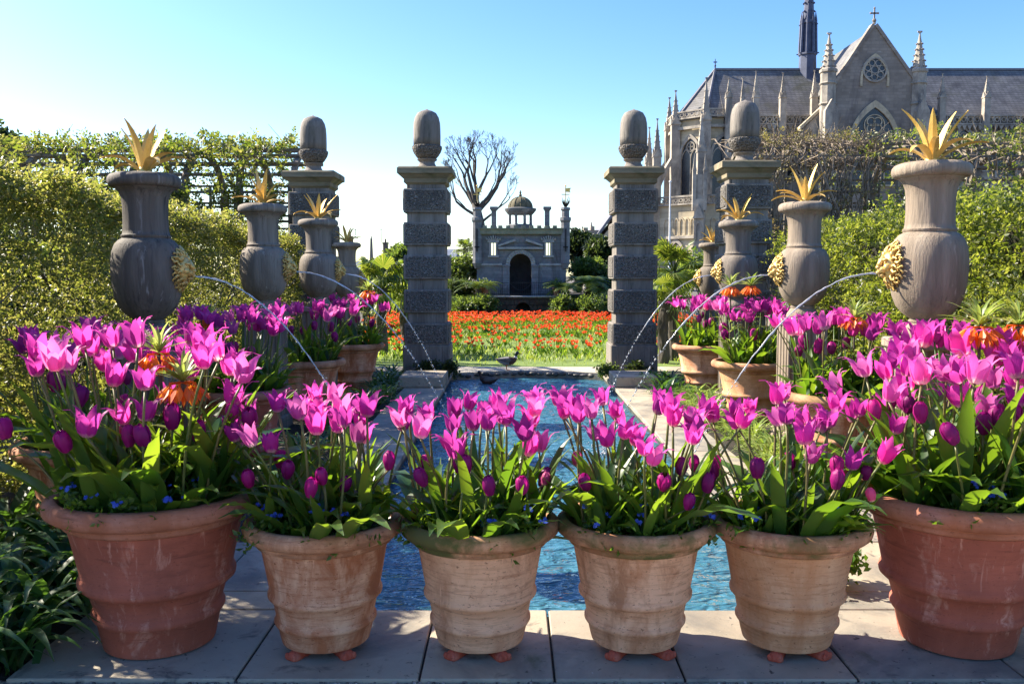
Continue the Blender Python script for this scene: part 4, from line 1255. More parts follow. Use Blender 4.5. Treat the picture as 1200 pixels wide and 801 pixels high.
for lb, px, py, Y, n, s, sd, dr in (
    ('bushy fan palm with arching yellow green leaves between left urns and inner left pillar', 447, 338, 18.5, 30, .62, 1, .5),
    ('second fan palm partly hidden behind the inner left pillar', 474, 348, 21, 22, .55, 2, .5),
    ('fan palm with spiky upright leaves between the inner and outer right pillars', 790, 318, 17.2, 30, .52, 3, .2),
    ('low fan palm by the foot of the right pillars', 778, 352, 16.6, 18, .42, 4, .6),
    ('cordyline like palm with a mop head on a bare trunk left of the pavilion', 545, 291, 39, 22, .42, 5, .5)):
    p = P(px, py, Y)
    fan_palm(lb, (p.x, p.y, 0), p.z, n, s, sd, 'palm', dr)

def tree_fern(label, c, trunk_h, nfr, size, seed):
    size, nfr = size * 1.25, nfr + 8
    th_ = thing('tree_fern', label, 'tree fern', (c[0], c[1], 0), group='tree ferns by the pavilion', world=True)
    rg = random.Random(seed)
    MB().tube([(c[0], c[1], -.04), (c[0], c[1], trunk_h)], [.13, .11], 8).build('trunk', M['bark'], th_)
    mb = MB()
    for i in range(nfr):
        az = 2 * PI * i / nfr + rg.uniform(-.2, .2)
        el0 = rg.uniform(.35, .9)
        L_ = size * rg.uniform(.8, 1.15)
        p = Vector((c[0], c[1], trunk_h)); pts = [p.copy()]
        for q in range(10):
            e = el0 - 1.5 * (q / 10)
            p = p + Vector((math.cos(az) * math.cos(e), math.sin(az) * math.cos(e), math.sin(e))) * L_ / 10
            pts.append(p.copy())
        side = Vector((-math.sin(az), math.cos(az), 0))
        for q in range(1, 10):
            d = (pts[q + 1] - pts[q]).normalized() if q < 10 else Vector((0, 0, -1))
            w_ = L_ * .26 * math.sin(PI * (q + .6) / 11)
            for s in (-1, 1):
                for hf in (0, .5):
                    b0 = pts[q].lerp(pts[q + 1], hf)
                    tip = b0 + side * s * w_ + d * w_ * .3 + Vector((0, 0, -.15 * w_))
                    b1 = b0 + d * L_ * .045
                    mb.add([b0, b1, tip], [(0, 1, 2)])
        mb.tube(pts, [.012] * 5 + [.006] * 6, 3)
    mb.build('fronds', M['palm'], th_)

for lb, px, py, Y, n, s, sd in (
    ('tree fern with drooping bright fronds at the left end of the terrace wall', 561, 338, 35, 16, .85, 1),
    ('tree fern with pale fronds just right of the terrace wall', 664, 340, 35, 16, .85, 2),
    ('tree fern next to the inner right pillar, sunlit yellow', 690, 333, 35.3, 16, .95, 3),
    ('tree fern low beside the inner left pillar beyond the red tulips', 541, 352, 34.6, 14, .75, 4),
    ('tree fern on the rising bed under the evergreens right of the pavilion', 705, 343, 34.8, 14, .75, 6)):
    p = P(px, py, Y)
    tree_fern(lb, (p.x, p.y, 0), p.z, n, s, sd)

# ------------------------------------------------------------------ hedges
def hedge(name, label, xf, xb, y0, y1, h0, h1, n, leaf, mat, seed, k=9, twig=.16, core=True):
    s = 1 if xb < xf else -1                      # the side that faces the garden
    th_ = thing(name, label, 'hedge', ((xf + xb) / 2, (y0 + y1) / 2, 0), world=True)
    rg = np.random.default_rng(seed)
    nf, nt_, ne = int(n * .62), int(n * .30), int(n * .08)
    hh = lambda y: h0 + (h1 - h0) * (y - y0) / (y1 - y0)
    y = y0 + (y1 - y0) * rg.random(nf) ** 1.25; z = rg.random(nf) * hh(y)
    bump = .15 * wob(y, z, 2.6, seed) + .10 * wob(y, z, 7, seed + 2) - .10 * (z / 2.2) ** 3
    x = xf + s * (bump - (.10 * rg.random(nf) ** 2 if core else .55 * rg.random(nf) ** 1.8))
    p1 = np.stack([x, y, z], 1); d1 = np.tile([s * 1., 0, .15], (nf, 1))
    y = y0 + (y1 - y0) * rg.random(nt_) ** 1.2; x = xf + (xb - xf) * rg.random(nt_)
    z = hh(y) + .10 * wob(x, y, 2.6, seed + 1) + .05 * wob(x, y, 8, seed) - .12 * rg.random(nt_)
    p2 = np.stack([x, y, z], 1); d2 = np.tile([s * .25, -.1, 1.], (nt_, 1))
    x = xf + (xb - xf) * rg.random(ne); z = rg.random(ne) * hh(y1)
    p3 = np.stack([x, np.full(ne, y1) + .08 * wob(x, z, 4, 2), z], 1); d3 = np.tile([0., 1., .1], (ne, 1))
    p4 = p3 * np.array([1, 0, 1]) + np.array([0, y0, 0]); d4 = -d3
    p = np.concatenate([p1, p2, p3, p4]); d = np.concatenate([d1, d2, d3, d4])
    V, T = sprays(p, d, twig, k, leaf, leaf * .52, .3, .75, rg)
    npmesh('foliage', V, T, M[mat], th_)
    mb = MB(); rnd = random.Random(seed)
    for q in range(70):
        yy = rnd.uniform(y0 + .2, y1 - .2); xx = xf - s * rnd.uniform(.2, .5)
        zt = hh(yy) * rnd.uniform(.5, .9)
        pts = [(xx, yy, -.04)]
        for j in range(1, 6):
            pts.append((xx + s * rnd.uniform(-.05, .35) * j / 5, yy + rnd.uniform(-.3, .3) * j / 3, zt * j / 5))
        mb.tube(pts, [.03, .025, .02, .014, .01, .005], 5)
    mb.build('stems', M['bark'], th_)
    if not core: return th_
    # solid dark core, added to stop light and view passing through
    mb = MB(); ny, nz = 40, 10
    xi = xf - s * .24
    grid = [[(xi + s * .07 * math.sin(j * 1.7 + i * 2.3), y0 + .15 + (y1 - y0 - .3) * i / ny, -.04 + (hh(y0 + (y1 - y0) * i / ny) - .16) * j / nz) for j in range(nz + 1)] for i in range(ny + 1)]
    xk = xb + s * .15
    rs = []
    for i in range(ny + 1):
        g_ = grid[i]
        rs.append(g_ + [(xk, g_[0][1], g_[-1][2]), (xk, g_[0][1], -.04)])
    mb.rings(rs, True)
    mb.build('solid_core', M['inner'], th_)
    return th_

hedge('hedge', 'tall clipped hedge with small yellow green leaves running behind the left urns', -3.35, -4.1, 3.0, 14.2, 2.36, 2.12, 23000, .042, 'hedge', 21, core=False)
hedge('hedge', 'added dark backing hedge just visible through the clipped left hedge', -5.9, -6.5, 3.0, 15.0, 1.95, 1.95, 3500, .09, 'dark_leaf', 25, 8, .25)  # added as a dark backing for the gaps in the clipped hedge
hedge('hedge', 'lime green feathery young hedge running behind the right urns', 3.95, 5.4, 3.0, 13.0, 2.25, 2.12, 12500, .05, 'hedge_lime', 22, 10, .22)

# ------------------------------------------------------------------ trellis tunnels with their climbers
def pergola(label, x0, x1, y0, y1, ztop, seed, curved_end):
    th_ = thing('trellis_tunnel', label, 'trellis', ((x0 + x1) / 2, y0, 0), world=True)
    rg = random.Random(seed)
    zs_ = ztop - .75
    n = round((x1 - x0) / .95)
    dx = (x1 - x0) / n
    for y, nm in ((y0, 0), (y1, 1)):
        for i in range(n + 1):
            x = x0 + dx * i
            MB().cbox(x - .075, x + .075, y - .06, y + .06, -.04, zs_ + .05, .01).build('post', M['trellis'], th_)
    for y in (y0 - .085, y1 + .085):
        z = 1.75
        mb = MB()
        while z < zs_:
            mb.box(x0 - .1, x1 + .1, y - .02, y + .02, z, z + .042); z += .25
        x = x0 + dx / 4
        while x < x1:
            if y == y0 - .085 and abs(((x - x0) / dx) % 1 - .5) < .1:
                mb.box(x - .02, x + .02, y + (.022 if y < y1 else -.062), y + (.062 if y < y1 else -.022), 1.6, zs_)
            x += dx / 4
        mb.build('lattice', M['trellis'], th_)
    ym, hw_ = (y0 + y1) / 2, (y1 - y0) / 2
    for i in range(n + 1):
        x = x0 + dx * i
        pts = [(ym + hw_ * math.cos(PI * q / 14), zs_ + (ztop - zs_) * math.sin(PI * q / 14)) for q in range(15)]
        pin = [(ym + (hw_ - .09) * math.cos(PI * q / 14), zs_ + (ztop - zs_ - .09) * math.sin(PI * q / 14)) for q in range(15)]
        mb = MB(); mb.M = Matrix(((0, -1, 0, x), (1, 0, 0, 0), (0, 0, 1, 0), (0, 0, 0, 1)))
        mb.strip(pts, pin, -.045, .045)
        mb.build('arch_rib', M['trellis'], th_)
    mb = MB()
    for q in range(1, 11):
        a = PI * q / 11
        y, z = ym + (hw_ + .02) * math.cos(a), zs_ + (ztop - zs_ + .02) * math.sin(a)
        mb.box(x0 - .15, x1 + .15, y - .03, y + .03, z, z + .035)
    mb.build('roof_battens', M['trellis'], th_)
    return th_

def climber(label, x0, x1, y0, y1, ztop, dens, mat, leaf, seed, zlow=2.2, twigs=60, bare=None, fall=1.0):
    th_ = thing('climbing_hornbeam', label, 'climber', ((x0 + x1) / 2, y0, 0), world=True)
    rg = np.random.default_rng(seed)
    n = int(dens * (x1 - x0))
    x = x0 + (x1 - x0) * rg.random(n)
    u = rg.random(n)
    zs_ = ztop - .75
    ym, hw_ = (y0 + y1) / 2, (y1 - y0) / 2
    a = u * 2.0                                           # 0..1 on the front face, 1..2 over the arch
    top = a > .75
    aa = np.clip((a - .75) / 1.25, 0, 1) * PI
    yy = np.where(top, ym - hw_ * np.cos(aa), y0 - .12)
    zz = np.where(top, zs_ + (ztop - zs_) * np.sin(aa) + .05, zlow + (zs_ - zlow) * (a / .75) ** (1 / fall))
    clump = wob(x, zz, 2.2, seed) + .7 * wob(x, zz, 5.5, seed + 3)
    keep = (clump > -.35) | (rg.random(n) < .25) | (top & (rg.random(n) < .75))
    p = np.stack([x, yy, zz], 1)[keep]
    d = np.stack([np.zeros(n), np.where(top, -np.cos(aa), -1.), np.where(top, np.sin(aa), .2)], 1)[keep]
    p += d * (.16 * rg.random((len(p), 1)) + .08 * wob(p[:, 0], p[:, 2], 3, seed)[:, None])
    V, T = sprays(p, d, .22, 7, leaf, leaf * .55, .5, .8, rg)
    npmesh('foliage', V, T, M[mat], th_)
    mb = MB(); rnd = random.Random(seed)
    for q in range(twigs):
        xx = rnd.uniform(x0 + .1, x1 - .1)
        pt = Vector((xx, y0 - .12, 1.2)); pts = [pt.copy()]
        dxx = rnd.uniform(-.12, .12)
        while pt.z < zs_ + .1:
            pt = pt + Vector((dxx + rnd.uniform(-.12, .12), rnd.uniform(-.04, .02), .3)); pt.x = min(max(pt.x, x0), x1); pts.append(pt.copy())
        for j in range(5):
            aq = PI * (.08 + j * .1)
            pt = Vector((pt.x + rnd.uniform(-.2, .2), ym - hw_ * math.cos(aq), zs_ + (ztop - zs_) * math.sin(aq) + rnd.uniform(.02, .12))); pts.append(pt.copy())
        r0 = rnd.uniform(.010, .028)
        mb.tube(pts, [r0 * (1 - .7 * i / len(pts)) for i in range(len(pts))], 5)
    for q in range(int(twigs * (6 if bare else 2.2))):    # whippy shoots sticking up and out of the top
        aq = rnd.uniform(.05, .75) * PI
        xx = rnd.uniform(*(bare or (x0, x1)))
        pt = Vector((xx, ym - hw_ * math.cos(aq), zs_ + (ztop - zs_) * math.sin(aq)))
        d_ = Vector((rnd.uniform(-1, 1), -math.cos(aq) + rnd.uniform(-.5, .2), math.sin(aq) * .6 + rnd.uniform(-.3, .6))).normalized()
        L_ = rnd.uniform(.15, .55)
        mb.tube([pt, pt + d_ * L_ * .5 + Vector((0, 0, .04)), pt + d_ * L_ + Vector((rnd.uniform(-.1, .1), 0, rnd.uniform(-.1, .1)))], [.009, .006, .003], 3)
    mb.build('stems', M['twig'], th_)
    return th_

YP = 15.6
zp = ZY(168, YP)
xl = XX(346, YP)
pergola('long weathered timber trellis tunnel behind the left hedge, open sky showing through', -12.2, xl, YP, YP + 2.2, zp, 1, 1)
climber('green climbing hornbeam thickly covering the left trellis tunnel', -12.2, xl - .1, YP, YP + 2.2, zp, 430, 'climber', .085, 31, 2.5, 40, None, .8)
xr = XX(884, YP)
zp2 = ZY(160, YP)
pergola('weathered timber trellis tunnel behind the right urns, below the cathedral', xr, 12.8, YP, YP + 2.2, zp2, 2, 0)
climber('brown budding tangle of climbing stems over the near end of the right trellis', xr - .1, XX(1020, YP), YP, YP + 2.2, zp2, 230, 'climber_dry', .055, 32, 2.3, 80, (xr, XX(1040, YP)), 1.0)
climber('greener climbing hornbeam on the far right stretch of the right trellis', XX(1005, YP), 12.8, YP, YP + 2.2, zp2, 190, 'climber', .075, 33, 2.2, 40, None, 1.0)

# ------------------------------------------------------------------ red tulip lawn
def red_tulip_np(n, pos, rg, hmin=.26, hmax=.40):
    """low detail tulips as plain triangles: stem, cup of five petals, two leaves"""
    Vs, Ts = [], []
    h = rg.uniform(hmin, hmax, n); r = rg.uniform(.028, .042, n)
    return h, r
m_red = MB()
def red_proto(seed):
    rg = random.Random(seed)
    st = MB().tube([(0, 0, -.03), (.01, 0, .16), (.0, .01, .31)], [.006, .005, .005], 4)
    lf = MB()
    for q in range(3):
        az = rg.uniform(0, 6.28); d = Vector((math.cos(az), math.sin(az), 0)); s_ = Vector((-d.y, d.x, 0))
        a, b_, c = d * .01, d * .05 + Vector((0, 0, .12)), d * .13 + Vector((0, 0, .20 + rg.uniform(-.06, .04)))
        lf.add([a, b_ + s_ * .022, c, b_ - s_ * .022], [(0, 1, 2), (0, 2, 3)])
    fl = MB()
    ro = rg.uniform(.85, 1.25)
    for q in range(6):
        az = 2 * PI * q / 6; d = Vector((math.cos(az), math.sin(az), 0)); s_ = Vector((-d.y, d.x, 0)); z = Vector((0, 0, 1))
        b0 = Vector((0, .01, .305))
        fl.add([b0, b0 + d * .034 + z * .03 + s_ * .022, b0 + d * .040 * ro + z * .078, b0 + d * .034 + z * .03 - s_ * .022], [(0, 1, 2), (0, 2, 3)])
    return st, lf, fl
RP = []
M['redstem'] = M['tleaf']
for s in range(4):
    st, lf, fl = red_proto(s)
    mb = MB()
    mb.cur = 0; mb.add(st.v, st.f); mb.add(lf.v, lf.f); mb.cur = 1; mb.add(fl.v, fl.f)
    RP.append((mb.v, mb.f, mb.mi))
def lawn_gap(x, y):
    """the mown strips between the drifts of tulips"""
    e = ((x - .9) / 2.6) ** 2 + ((y - 21.3) / 2.1) ** 2
    e2 = ((x + .2) / 1.9) ** 2 + ((y - 25.6) / 1.5) ** 2
    e3 = ((x - 2.3) / 1.5) ** 2 + ((y - 26.5) / .9) ** 2
    return (e < 1 and R.random() < .66) or (e2 < 1 and R.random() < .7) or (e3 < 1 and R.random() < .7)
near, far_ = [], []
for q in range(4000):
    y = 17.0 + 17.3 * R.random() ** .75
    x = U(-4.6, 6.2)
    if lawn_gap(x, y) or (y < 19 and R.random() < .3): continue
    if y > 18 and R.random() < .1: continue
    px = 600 + x / y * F
    if px < 425 or px > 850: continue
    (near if y < 19.4 else far_).append((x, y))
near.sort(key=lambda p: p[1])
extra = near[300:]; near = near[:300]
far_ += extra
sources = []
for s, (v, f, mi) in enumerate(RP):
    me = bpy.data.meshes.new('red_tulip'); me.from_pydata(v, [], f)
    me.materials.append(M['tleaf']); me.materials.append(M['redflower'])
    me.polygons.foreach_set('material_index', mi)
    sources.append(me)
for i, (x, y) in enumerate(near):
    o = bpy.data.objects.new('red_tulip', sources[i % 4])
    COL.objects.link(o)
    s_ = U(.6, .9)
    o.location = (x, y, -.03); o.rotation_euler = (U(-.15, .15), U(-.15, .15), U(0, 6.28)); o.scale = (s_, s_, s_)
    where = 'left of the inner left pillar' if x < XX(480, y) else ('between the two inner pillars' if x < XX(765, y) else 'right of the inner right pillar')
    tag(o, 'short red tulip on the near edge of the drift, ' + where, 'tulip', 'red tulips at the near edge of the drift, ' + where)
mb = MB()
for i, (x, y) in enumerate(far_):
    v, f, mi = RP[i % 4]
    s_ = U(.6, .9)
    mb.M = Matrix.Translation((x, y, -.03)) @ Matrix.Rotation(U(0, 6.28), 4, 'Z') @ Matrix.Rotation(U(-.15, .15), 4, 'X') @ Matrix.Scale(s_, 4)
    o_ = len(mb.v)
    mb.v.extend([tuple(mb.M @ Vector(p)) for p in v]); mb.f.extend([tuple(k_ + o_ for k_ in t) for t in f]); mb.mi.extend(mi)
o = mb.build('red_tulips', [M['tleaf'], M['redflower']]); tag(o, kind='stuff')
n = 30000
y = 16.1 + 18.5 * NR.random(n) ** .8; x = NR.uniform(-4.8, 6.5, n)
gap_ = (((x - .9) / 2.6) ** 2 + ((y - 21.3) / 2.1) ** 2 < 1) | (((x + .2) / 1.9) ** 2 + ((y - 25.6) / 1.5) ** 2 < 1) | (y < 16.7)
Lb = np.where(gap_, NR.uniform(.03, .07, n), NR.uniform(.07, .17, n))
V, Fq = blade_np(np.stack([x, y, np.full(n, -.03)], 1), NR.uniform(0, 6.28, n), Lb, np.where(gap_, .012, NR.uniform(.012, .03, n)), NR.uniform(.9, 1.5, n), seg=2, curl=.8)
tag(npmesh('grass', V, Fq, M['grass']), kind='stuff')
# ------------------------------------------------------------------ carved oak pillars with acorns
ZP = lambda y: ZY(y, 14.3)
def pillar(X, Y, label, rz=0.0):
    th_ = thing('garden_pillar', label, 'pillar', (X, Y, 0), rz, 'carved pillars with acorn finials')
    MB().cbox(-.37, .37, -.37, .37, -.04, ZP(403), .012).build('base', M['pillar'], th_)
    MB().cbox(-.295, .295, -.295, .295, ZP(403), ZP(215), .01).build('shaft', M['pillar'], th_)
    for ya, yb in ((222, 250), (261, 288), (299, 327), (339, 366), (378, 403.5)):
        z0, z1 = ZP(yb), ZP(ya)
        bl = MB().cbox(-.345, .345, -.345, .345, z0 + (.003 if yb > 403 else 0), z1, .012).build('rusticated_block', M['pillar'], th_)
        mb = MB()
        for k in range(4):
            mb.M = Matrix.Rotation(k * PI / 2, 4, 'Z')
            mb.cbox(-.315, .315, -.356, -.34, z0 + .035, z1 - .03, .005)
        mb.build('carved_panel', M['pillar_block'], bl)
    z0, z1 = ZP(215), ZP(197)
    h = z1 - z0
    mb = MB()
    def sq(r, z): return [(-r, -r, z), (r, -r, z), (r, r, z), (-r, r, z)]
    mb.rings([sq(.30, z0 - .03), sq(.335, z0), sq(.335, z0 + .25 * h), sq(.395, z0 + .5 * h), sq(.43, z0 + .56 * h), sq(.43, z0 + .9 * h), sq(.405, z1)], True)
    mb.build('cap', M['cap'], th_)
    zz = lambda y: ZP(y) + .003
    mb = MB().lathe([(.19, zz(197)), (.185, zz(196)), (.14, zz(193)), (.122, zz(190)), (.13, zz(188)), (.155, zz(187)), (.16, zz(185.5)), (.13, zz(185))], seg=28)
    fi = mb.build('acorn_finial', M['pillar'], th_, smooth=True, auto=50)
    mb = MB().lathe([(.14, zz(185.3)), (.18, zz(182)), (.222, zz(177)), (.24, zz(173)), (.238, zz(170.5)), (.215, zz(169.5))], seg=36)
    mb.build('acorn_cup', M['pillar_block'], fi, smooth=True, auto=50)
    pr = [(.216, zz(170)), (.218, zz(160)), (.216, zz(150)), (.210, zz(143)), (.191, zz(136.5)), (.150, zz(131)), (.085, zz(128.4)), (.03, zz(127.2)), (.012, zz(126.2))]
    MB().lathe(pr, seg=36).build('acorn_nut', M['pillar'], fi, smooth=True)
    return th_
pillar(XX(502, 14.45), 14.45, 'carved oak pillar with acorn finial at the far left corner of the pool')
pillar(XX(740, 14.45), 14.45, 'carved oak pillar with acorn finial at the far right corner of the pool')
pillar(XX(371, 15.0), 15.0, 'carved oak pillar with acorn finial rising behind the left urns at the trellis end')
pillar(XX(868, 13.7), 13.7, 'carved oak pillar with acorn finial rising behind the right urns before the cathedral')

# ------------------------------------------------------------------ oak urns on fluted pedestals
URN = [(.150, 0), (.158, .02), (.150, .045), (.128, .075), (.112, .095), (.118, .103), (.118, .113), (.106, .120), (.118, .13), (.165, .16), (.205, .205), (.232, .27), (.247, .35), (.254, .43), (.252, .51),
       (.242, .575), (.222, .625), (.196, .652), (.172, .664), (.170, .668), (.176, .674), (.176, .686), (.166, .692), (.161, .72), (.158, .80), (.160, .88), (.166, .935), (.180, .97), (.200, .992), (.212, .998),
       (.214, 1.004), (.240, 1.010), (.255, 1.024), (.259, 1.045), (.255, 1.068), (.240, 1.085), (.205, 1.097), (.12, 1.102), (.02, 1.104)]
def agave_mesh(seed):
    rg = random.Random(seed)
    mb = MB()
    for i in range(11):
        az = 2 * PI * i * .382 + rg.uniform(-.25, .25)
        inner = i < 5
        L_ = rg.uniform(.30, .42) if inner else rg.uniform(.28, .38)
        e0 = rg.uniform(1.0, 1.4) if inner else rg.uniform(.45, .85)
        cu = rg.uniform(.2, .7) if inner else rg.uniform(.9, 1.7)
        p = Vector((.02 * math.cos(az), .02 * math.sin(az), 0)); sd = Vector((-math.sin(az), math.cos(az), 0))
        rs = []
        for q in range(9):
            t = q / 8
            e = e0 - cu * t ** 1.5
            d = Vector((math.cos(az) * math.cos(e), math.sin(az) * math.cos(e), math.sin(e)))
            n_ = sd.cross(d)
            w_ = .025 * (1.15 * math.sin(PI * (.18 + .82 * t)) ** .8) * (1 if t < 1 else .02) + .002
            rs.append([p - sd * w_ - n_ * w_ * .45, p + n_ * .004, p + sd * w_ - n_ * w_ * .45, p + n_ * -.003])
            p = p + d * L_ / 8
        mb.rings([[tuple(v) for v in r] for r in rs], True)
    mb.lathe([(.05, -.01), (.045, .03), (.02, .06)], seg=10)
    return mb
def mask_mesh():
    """lion head: muzzle, brow, cheeks and a mane of curls; looks along +X, back on x=0"""
    mb = MB(); rg = random.Random(3)
    mb.ball((.022, 0, 0), (.062, .076, .096), 16, 10)
    mb.ball((.078, 0, -.027), (.036, .036, .028), 12, 8)
    mb.ball((.110, 0, -.012), (.016, .019, .013), 8, 6)
    mb.tube([(.070, 0, .055), (.094, 0, .02), (.108, 0, -.005)], [.020, .016, .015], 8)
    for s in (-1, 1):
        mb.ball((.076, s * .031, .038), (.019, .024, .012), 8, 6)
        mb.ball((.074, s * .031, .020), (.010, .012, .009), 8, 6)
        mb.ball((.066, s * .042, -.012), (.026, .026, .026), 8, 6)
        mb.ball((.045, s * .062, .074), (.018, .018, .024), 8, 6)
    mb.ball((.084, 0, -.066), (.022, .027, .014), 8, 6)
    for ring_, (ry, rz_, n, x, ln) in enumerate(((.066, .086, 15, .034, .042), (.074, .098, 19, .016, .052), (.078, .106, 23, .002, .055))):
        for i in range(n):
            a = 2 * PI * i / n + ring_ * .17 + rg.uniform(-.06, .06)
            o = Vector((0, math.cos(a), math.sin(a)))
            t_ = Vector((0, -o.z, o.y)) * rg.choice((-1, 1))
            c = Vector((x, ry * o.y, rz_ * o.z))
            L_ = ln * rg.uniform(.8, 1.25)
            pts = [c - o * .012, c + o * L_ * .3 + t_ * .006 + Vector((.014, 0, 0)), c + o * L_ * .65 - t_ * .006 + Vector((.010, 0, 0)), c + o * L_ + t_ * .010 + Vector((-.002, 0, 0)), c + o * L_ * .92 + t_ * .022 + Vector((.004, 0, 0))]
            mb.tube(pts, [.007, .0105, .0095, .007, .003], 5)
    mb.tube([(.095, 0, -.048), (.120, 0, -.048)], [.012, .010], 8)
    return mb
AG = [agave_mesh(s) for s in range(4)]
MASK = mask_mesh()
def urn(X, Y, ztop, s, mat, label, plabel, seed, gold='gold', pmat='oak_mid', rs=1.0):
    side = 1 if X < 0 else -1                              # the masks look towards the pool
    z0 = ztop - 1.104 * s
    pe = thing('urn_pedestal', plabel, 'pedestal', (X, Y, 0), group='fluted wooden pedestals under the urns')
    mb = MB()
    hw_ = .185 * s
    # fluted square shaft
    pts = []
    for k in range(4):
        nfl = 4
        for i in range(nfl):
            for f_, dep in ((.06, 0), (.22, 0), (.34, .016), (.5, .022), (.66, .016), (.78, 0), (.94, 0)):
                u = -hw_ + 2 * hw_ * (i + f_) / nfl
                p = Vector((u, -hw_ + dep, 0)); p.rotate(Matrix.Rotation(k * PI / 2, 3, 'Z'))
                pts.append((p.x, p.y))
    mb.rings([[(x, y, -.04) for x, y in pts], [(x, y, z0 - .07) for x, y in pts]], True)
    mb.build('shaft', M[pmat], pe)
    MB().cbox(-hw_ - .02, hw_ + .02, -hw_ - .02, hw_ + .02, z0 - .07, z0, .012).build('top_board', M[pmat], pe)
    MB().cbox(-hw_ - .035, hw_ + .035, -hw_ - .035, hw_ + .035, -.045, .12, .012).build('plinth', M[pmat], pe)
    th_ = thing('oak_urn', label, 'urn', (X, Y, z0), group='oak urns with gilded lion masks')
    b_ = MB().lathe([(r * s * rs, z * s + .001) for r, z in URN], seg=48).build('body', M[mat], th_, smooth=True, auto=55)
    mb = MB(); mb.M = Matrix.Translation((side * .236 * s * rs, 0, .46 * s)) @ Matrix.Rotation(0 if side > 0 else PI, 4, 'Z') @ Matrix.Scale(.95 * s, 4)
    mb.add(MASK.v, MASK.f)
    mb.build('lion_mask', M['gold_pale'], th_, smooth=True)
    mb = MB(); mb.M = Matrix.Translation((0, 0, 1.10 * s)) @ Matrix.Rotation(U(0, 6), 4, 'Z') @ Matrix.Scale(s * .92, 4)
    a = AG[seed % 4]; mb.add(a.v, a.f)
    mb.build('gilded_agave', M[gold], th_, smooth=True, auto=50)
    return th_
UR = []
for (px, Y, zt, s, mat, lab, plab) in (
    (175, 6.1, 2.285, 1.0, 'oak_shaded', 'dark weathered oak urn nearest on the left, over the big left tulip pot', 'pedestal under the dark nearest left urn, mostly hidden by tulips'),
    (311, 9.5, 2.35, 1.03, 'oak_mid', 'second urn on the left, grey brown with pale neck, beside the hedge end', 'fluted pedestal under the second left urn'),
    (375, 11.4, 2.31, 1.0, 'oak_mid', 'third left urn, split by a dark crack, before the outer left pillar', 'pedestal under the third left urn behind the tulip tubs'),
    (408, 14.5, 2.13, .9, 'oak_pale', 'fourth and smallest left urn, half hidden behind the third', 'pedestal under the fourth left urn'),
    (1085, 5.8, 2.32, 1.02, 'oak_pale', 'large pale weathered oak urn nearest on the right, before the lime green hedge', 'pale pedestal under the nearest right urn'),
    (939.5, 8.6, 2.295, 1.0, 'oak_pale', 'second urn on the right, sunlit pale oak with a cracked neck', 'sunlit fluted pedestal under the second right urn'),
    (863, 11.2, 2.28, .98, 'oak_mid', 'third urn on the right, standing before the outer right pillar', 'pedestal under the third right urn between tulip tubs'),
    (833, 15.2, 2.15, .92, 'oak_mid', 'fourth and smallest right urn, beside the fan palm', 'pedestal under the fourth right urn')):
    X = XX(px, Y)
    rs_ = .91 if Y < 6.5 else (.95 if Y < 10 else .97)
    urn(X, Y, zt, s, mat, lab, plab, len(UR), 'gold', mat if mat != 'oak_shaded' else 'oak_mid', rs_)
    UR.append((X, Y, zt - 1.104 * s + .46 * s - .05, s, 1 if X < 0 else -1))

# ------------------------------------------------------------------ jets of water from the masks
m, n, l, b = nodes('jet_water')
b.inputs['Base Color'].default_value = (.92, .96, 1, 1)
b.inputs['Roughness'].default_value = .12
b.inputs['IOR'].default_value = 1.33
b.inputs['Transmission Weight'].default_value = .55
M['jet'] = m
for idx, kk in ((0, .95), (1, .60), (2, .95), (4, .88), (5, .70), (6, .93)):
    X, Y, z0, s, sd = UR[idx]
    x0 = X + sd * (.22 * s + .11 * s)
    mb = MB(); sp_ = MB(); pts, rad = [], []
    xm = math.sqrt((z0 - WZ) / kk)
    nn_ = 60
    for i in range(nn_ + 1):
        t = i / nn_; dx = xm * t
        wv = .004 + .012 * t
        pts.append(Vector((x0 + sd * dx, Y + U(-1, 1) * wv * .5, z0 - kk * dx * dx + U(-1, 1) * wv * .4)))
        rad.append((.0058 if Y < 8 else .0078) * (1 - .25 * t) * U(.6, 1.4))
    cut = int(nn_ * .66)
    mb.tube(pts[:cut], rad[:cut], 6)
    jt = thing('water_jet', None, None, (x0, Y, z0), world=True)
    mb.build('stream', M['jet'], jt, smooth=True)
    for i in range(cut - 1, nn_):
        sp_.tube([pts[i], pts[i].lerp(pts[i + 1], U(.35, .8))], [rad[i] * 1.1, rad[i] * .6], 5)
        for q in range(3):
            sp_.ball(tuple(pts[i] + Vector((U(-.025, .025), U(-.025, .025), U(-.02, .02)))), U(.0025, .005), 5, 4)
    for i in range(10, cut, 2):
        sp_.ball(tuple(pts[i] + Vector((U(-.012, .012), U(-.012, .012), U(-.022, -.008)))), U(.002, .0035), 5, 4)
    for q in range(160):
        a, r_ = U(0, 6.28), abs(R.gauss(0, .11))
        sp_.ball((pts[-1].x + r_ * math.cos(a), pts[-1].y + r_ * 1.4 * math.sin(a), WZ + (abs(R.gauss(0, .04)) if q % 3 == 0 else .004)), U(.003, .010), 5, 4)
    tag(sp_.build('spray', M['jet'], jt, smooth=True), kind='stuff')
    o = jt
    nm = ('nearest', 'second', 'third')[idx % 4]
    tag(o, 'thin arc of water falling into the pool from the %s %s urn mask' % (nm, 'left' if sd > 0 else 'right'), 'water jet', 'water jets from the urn masks')

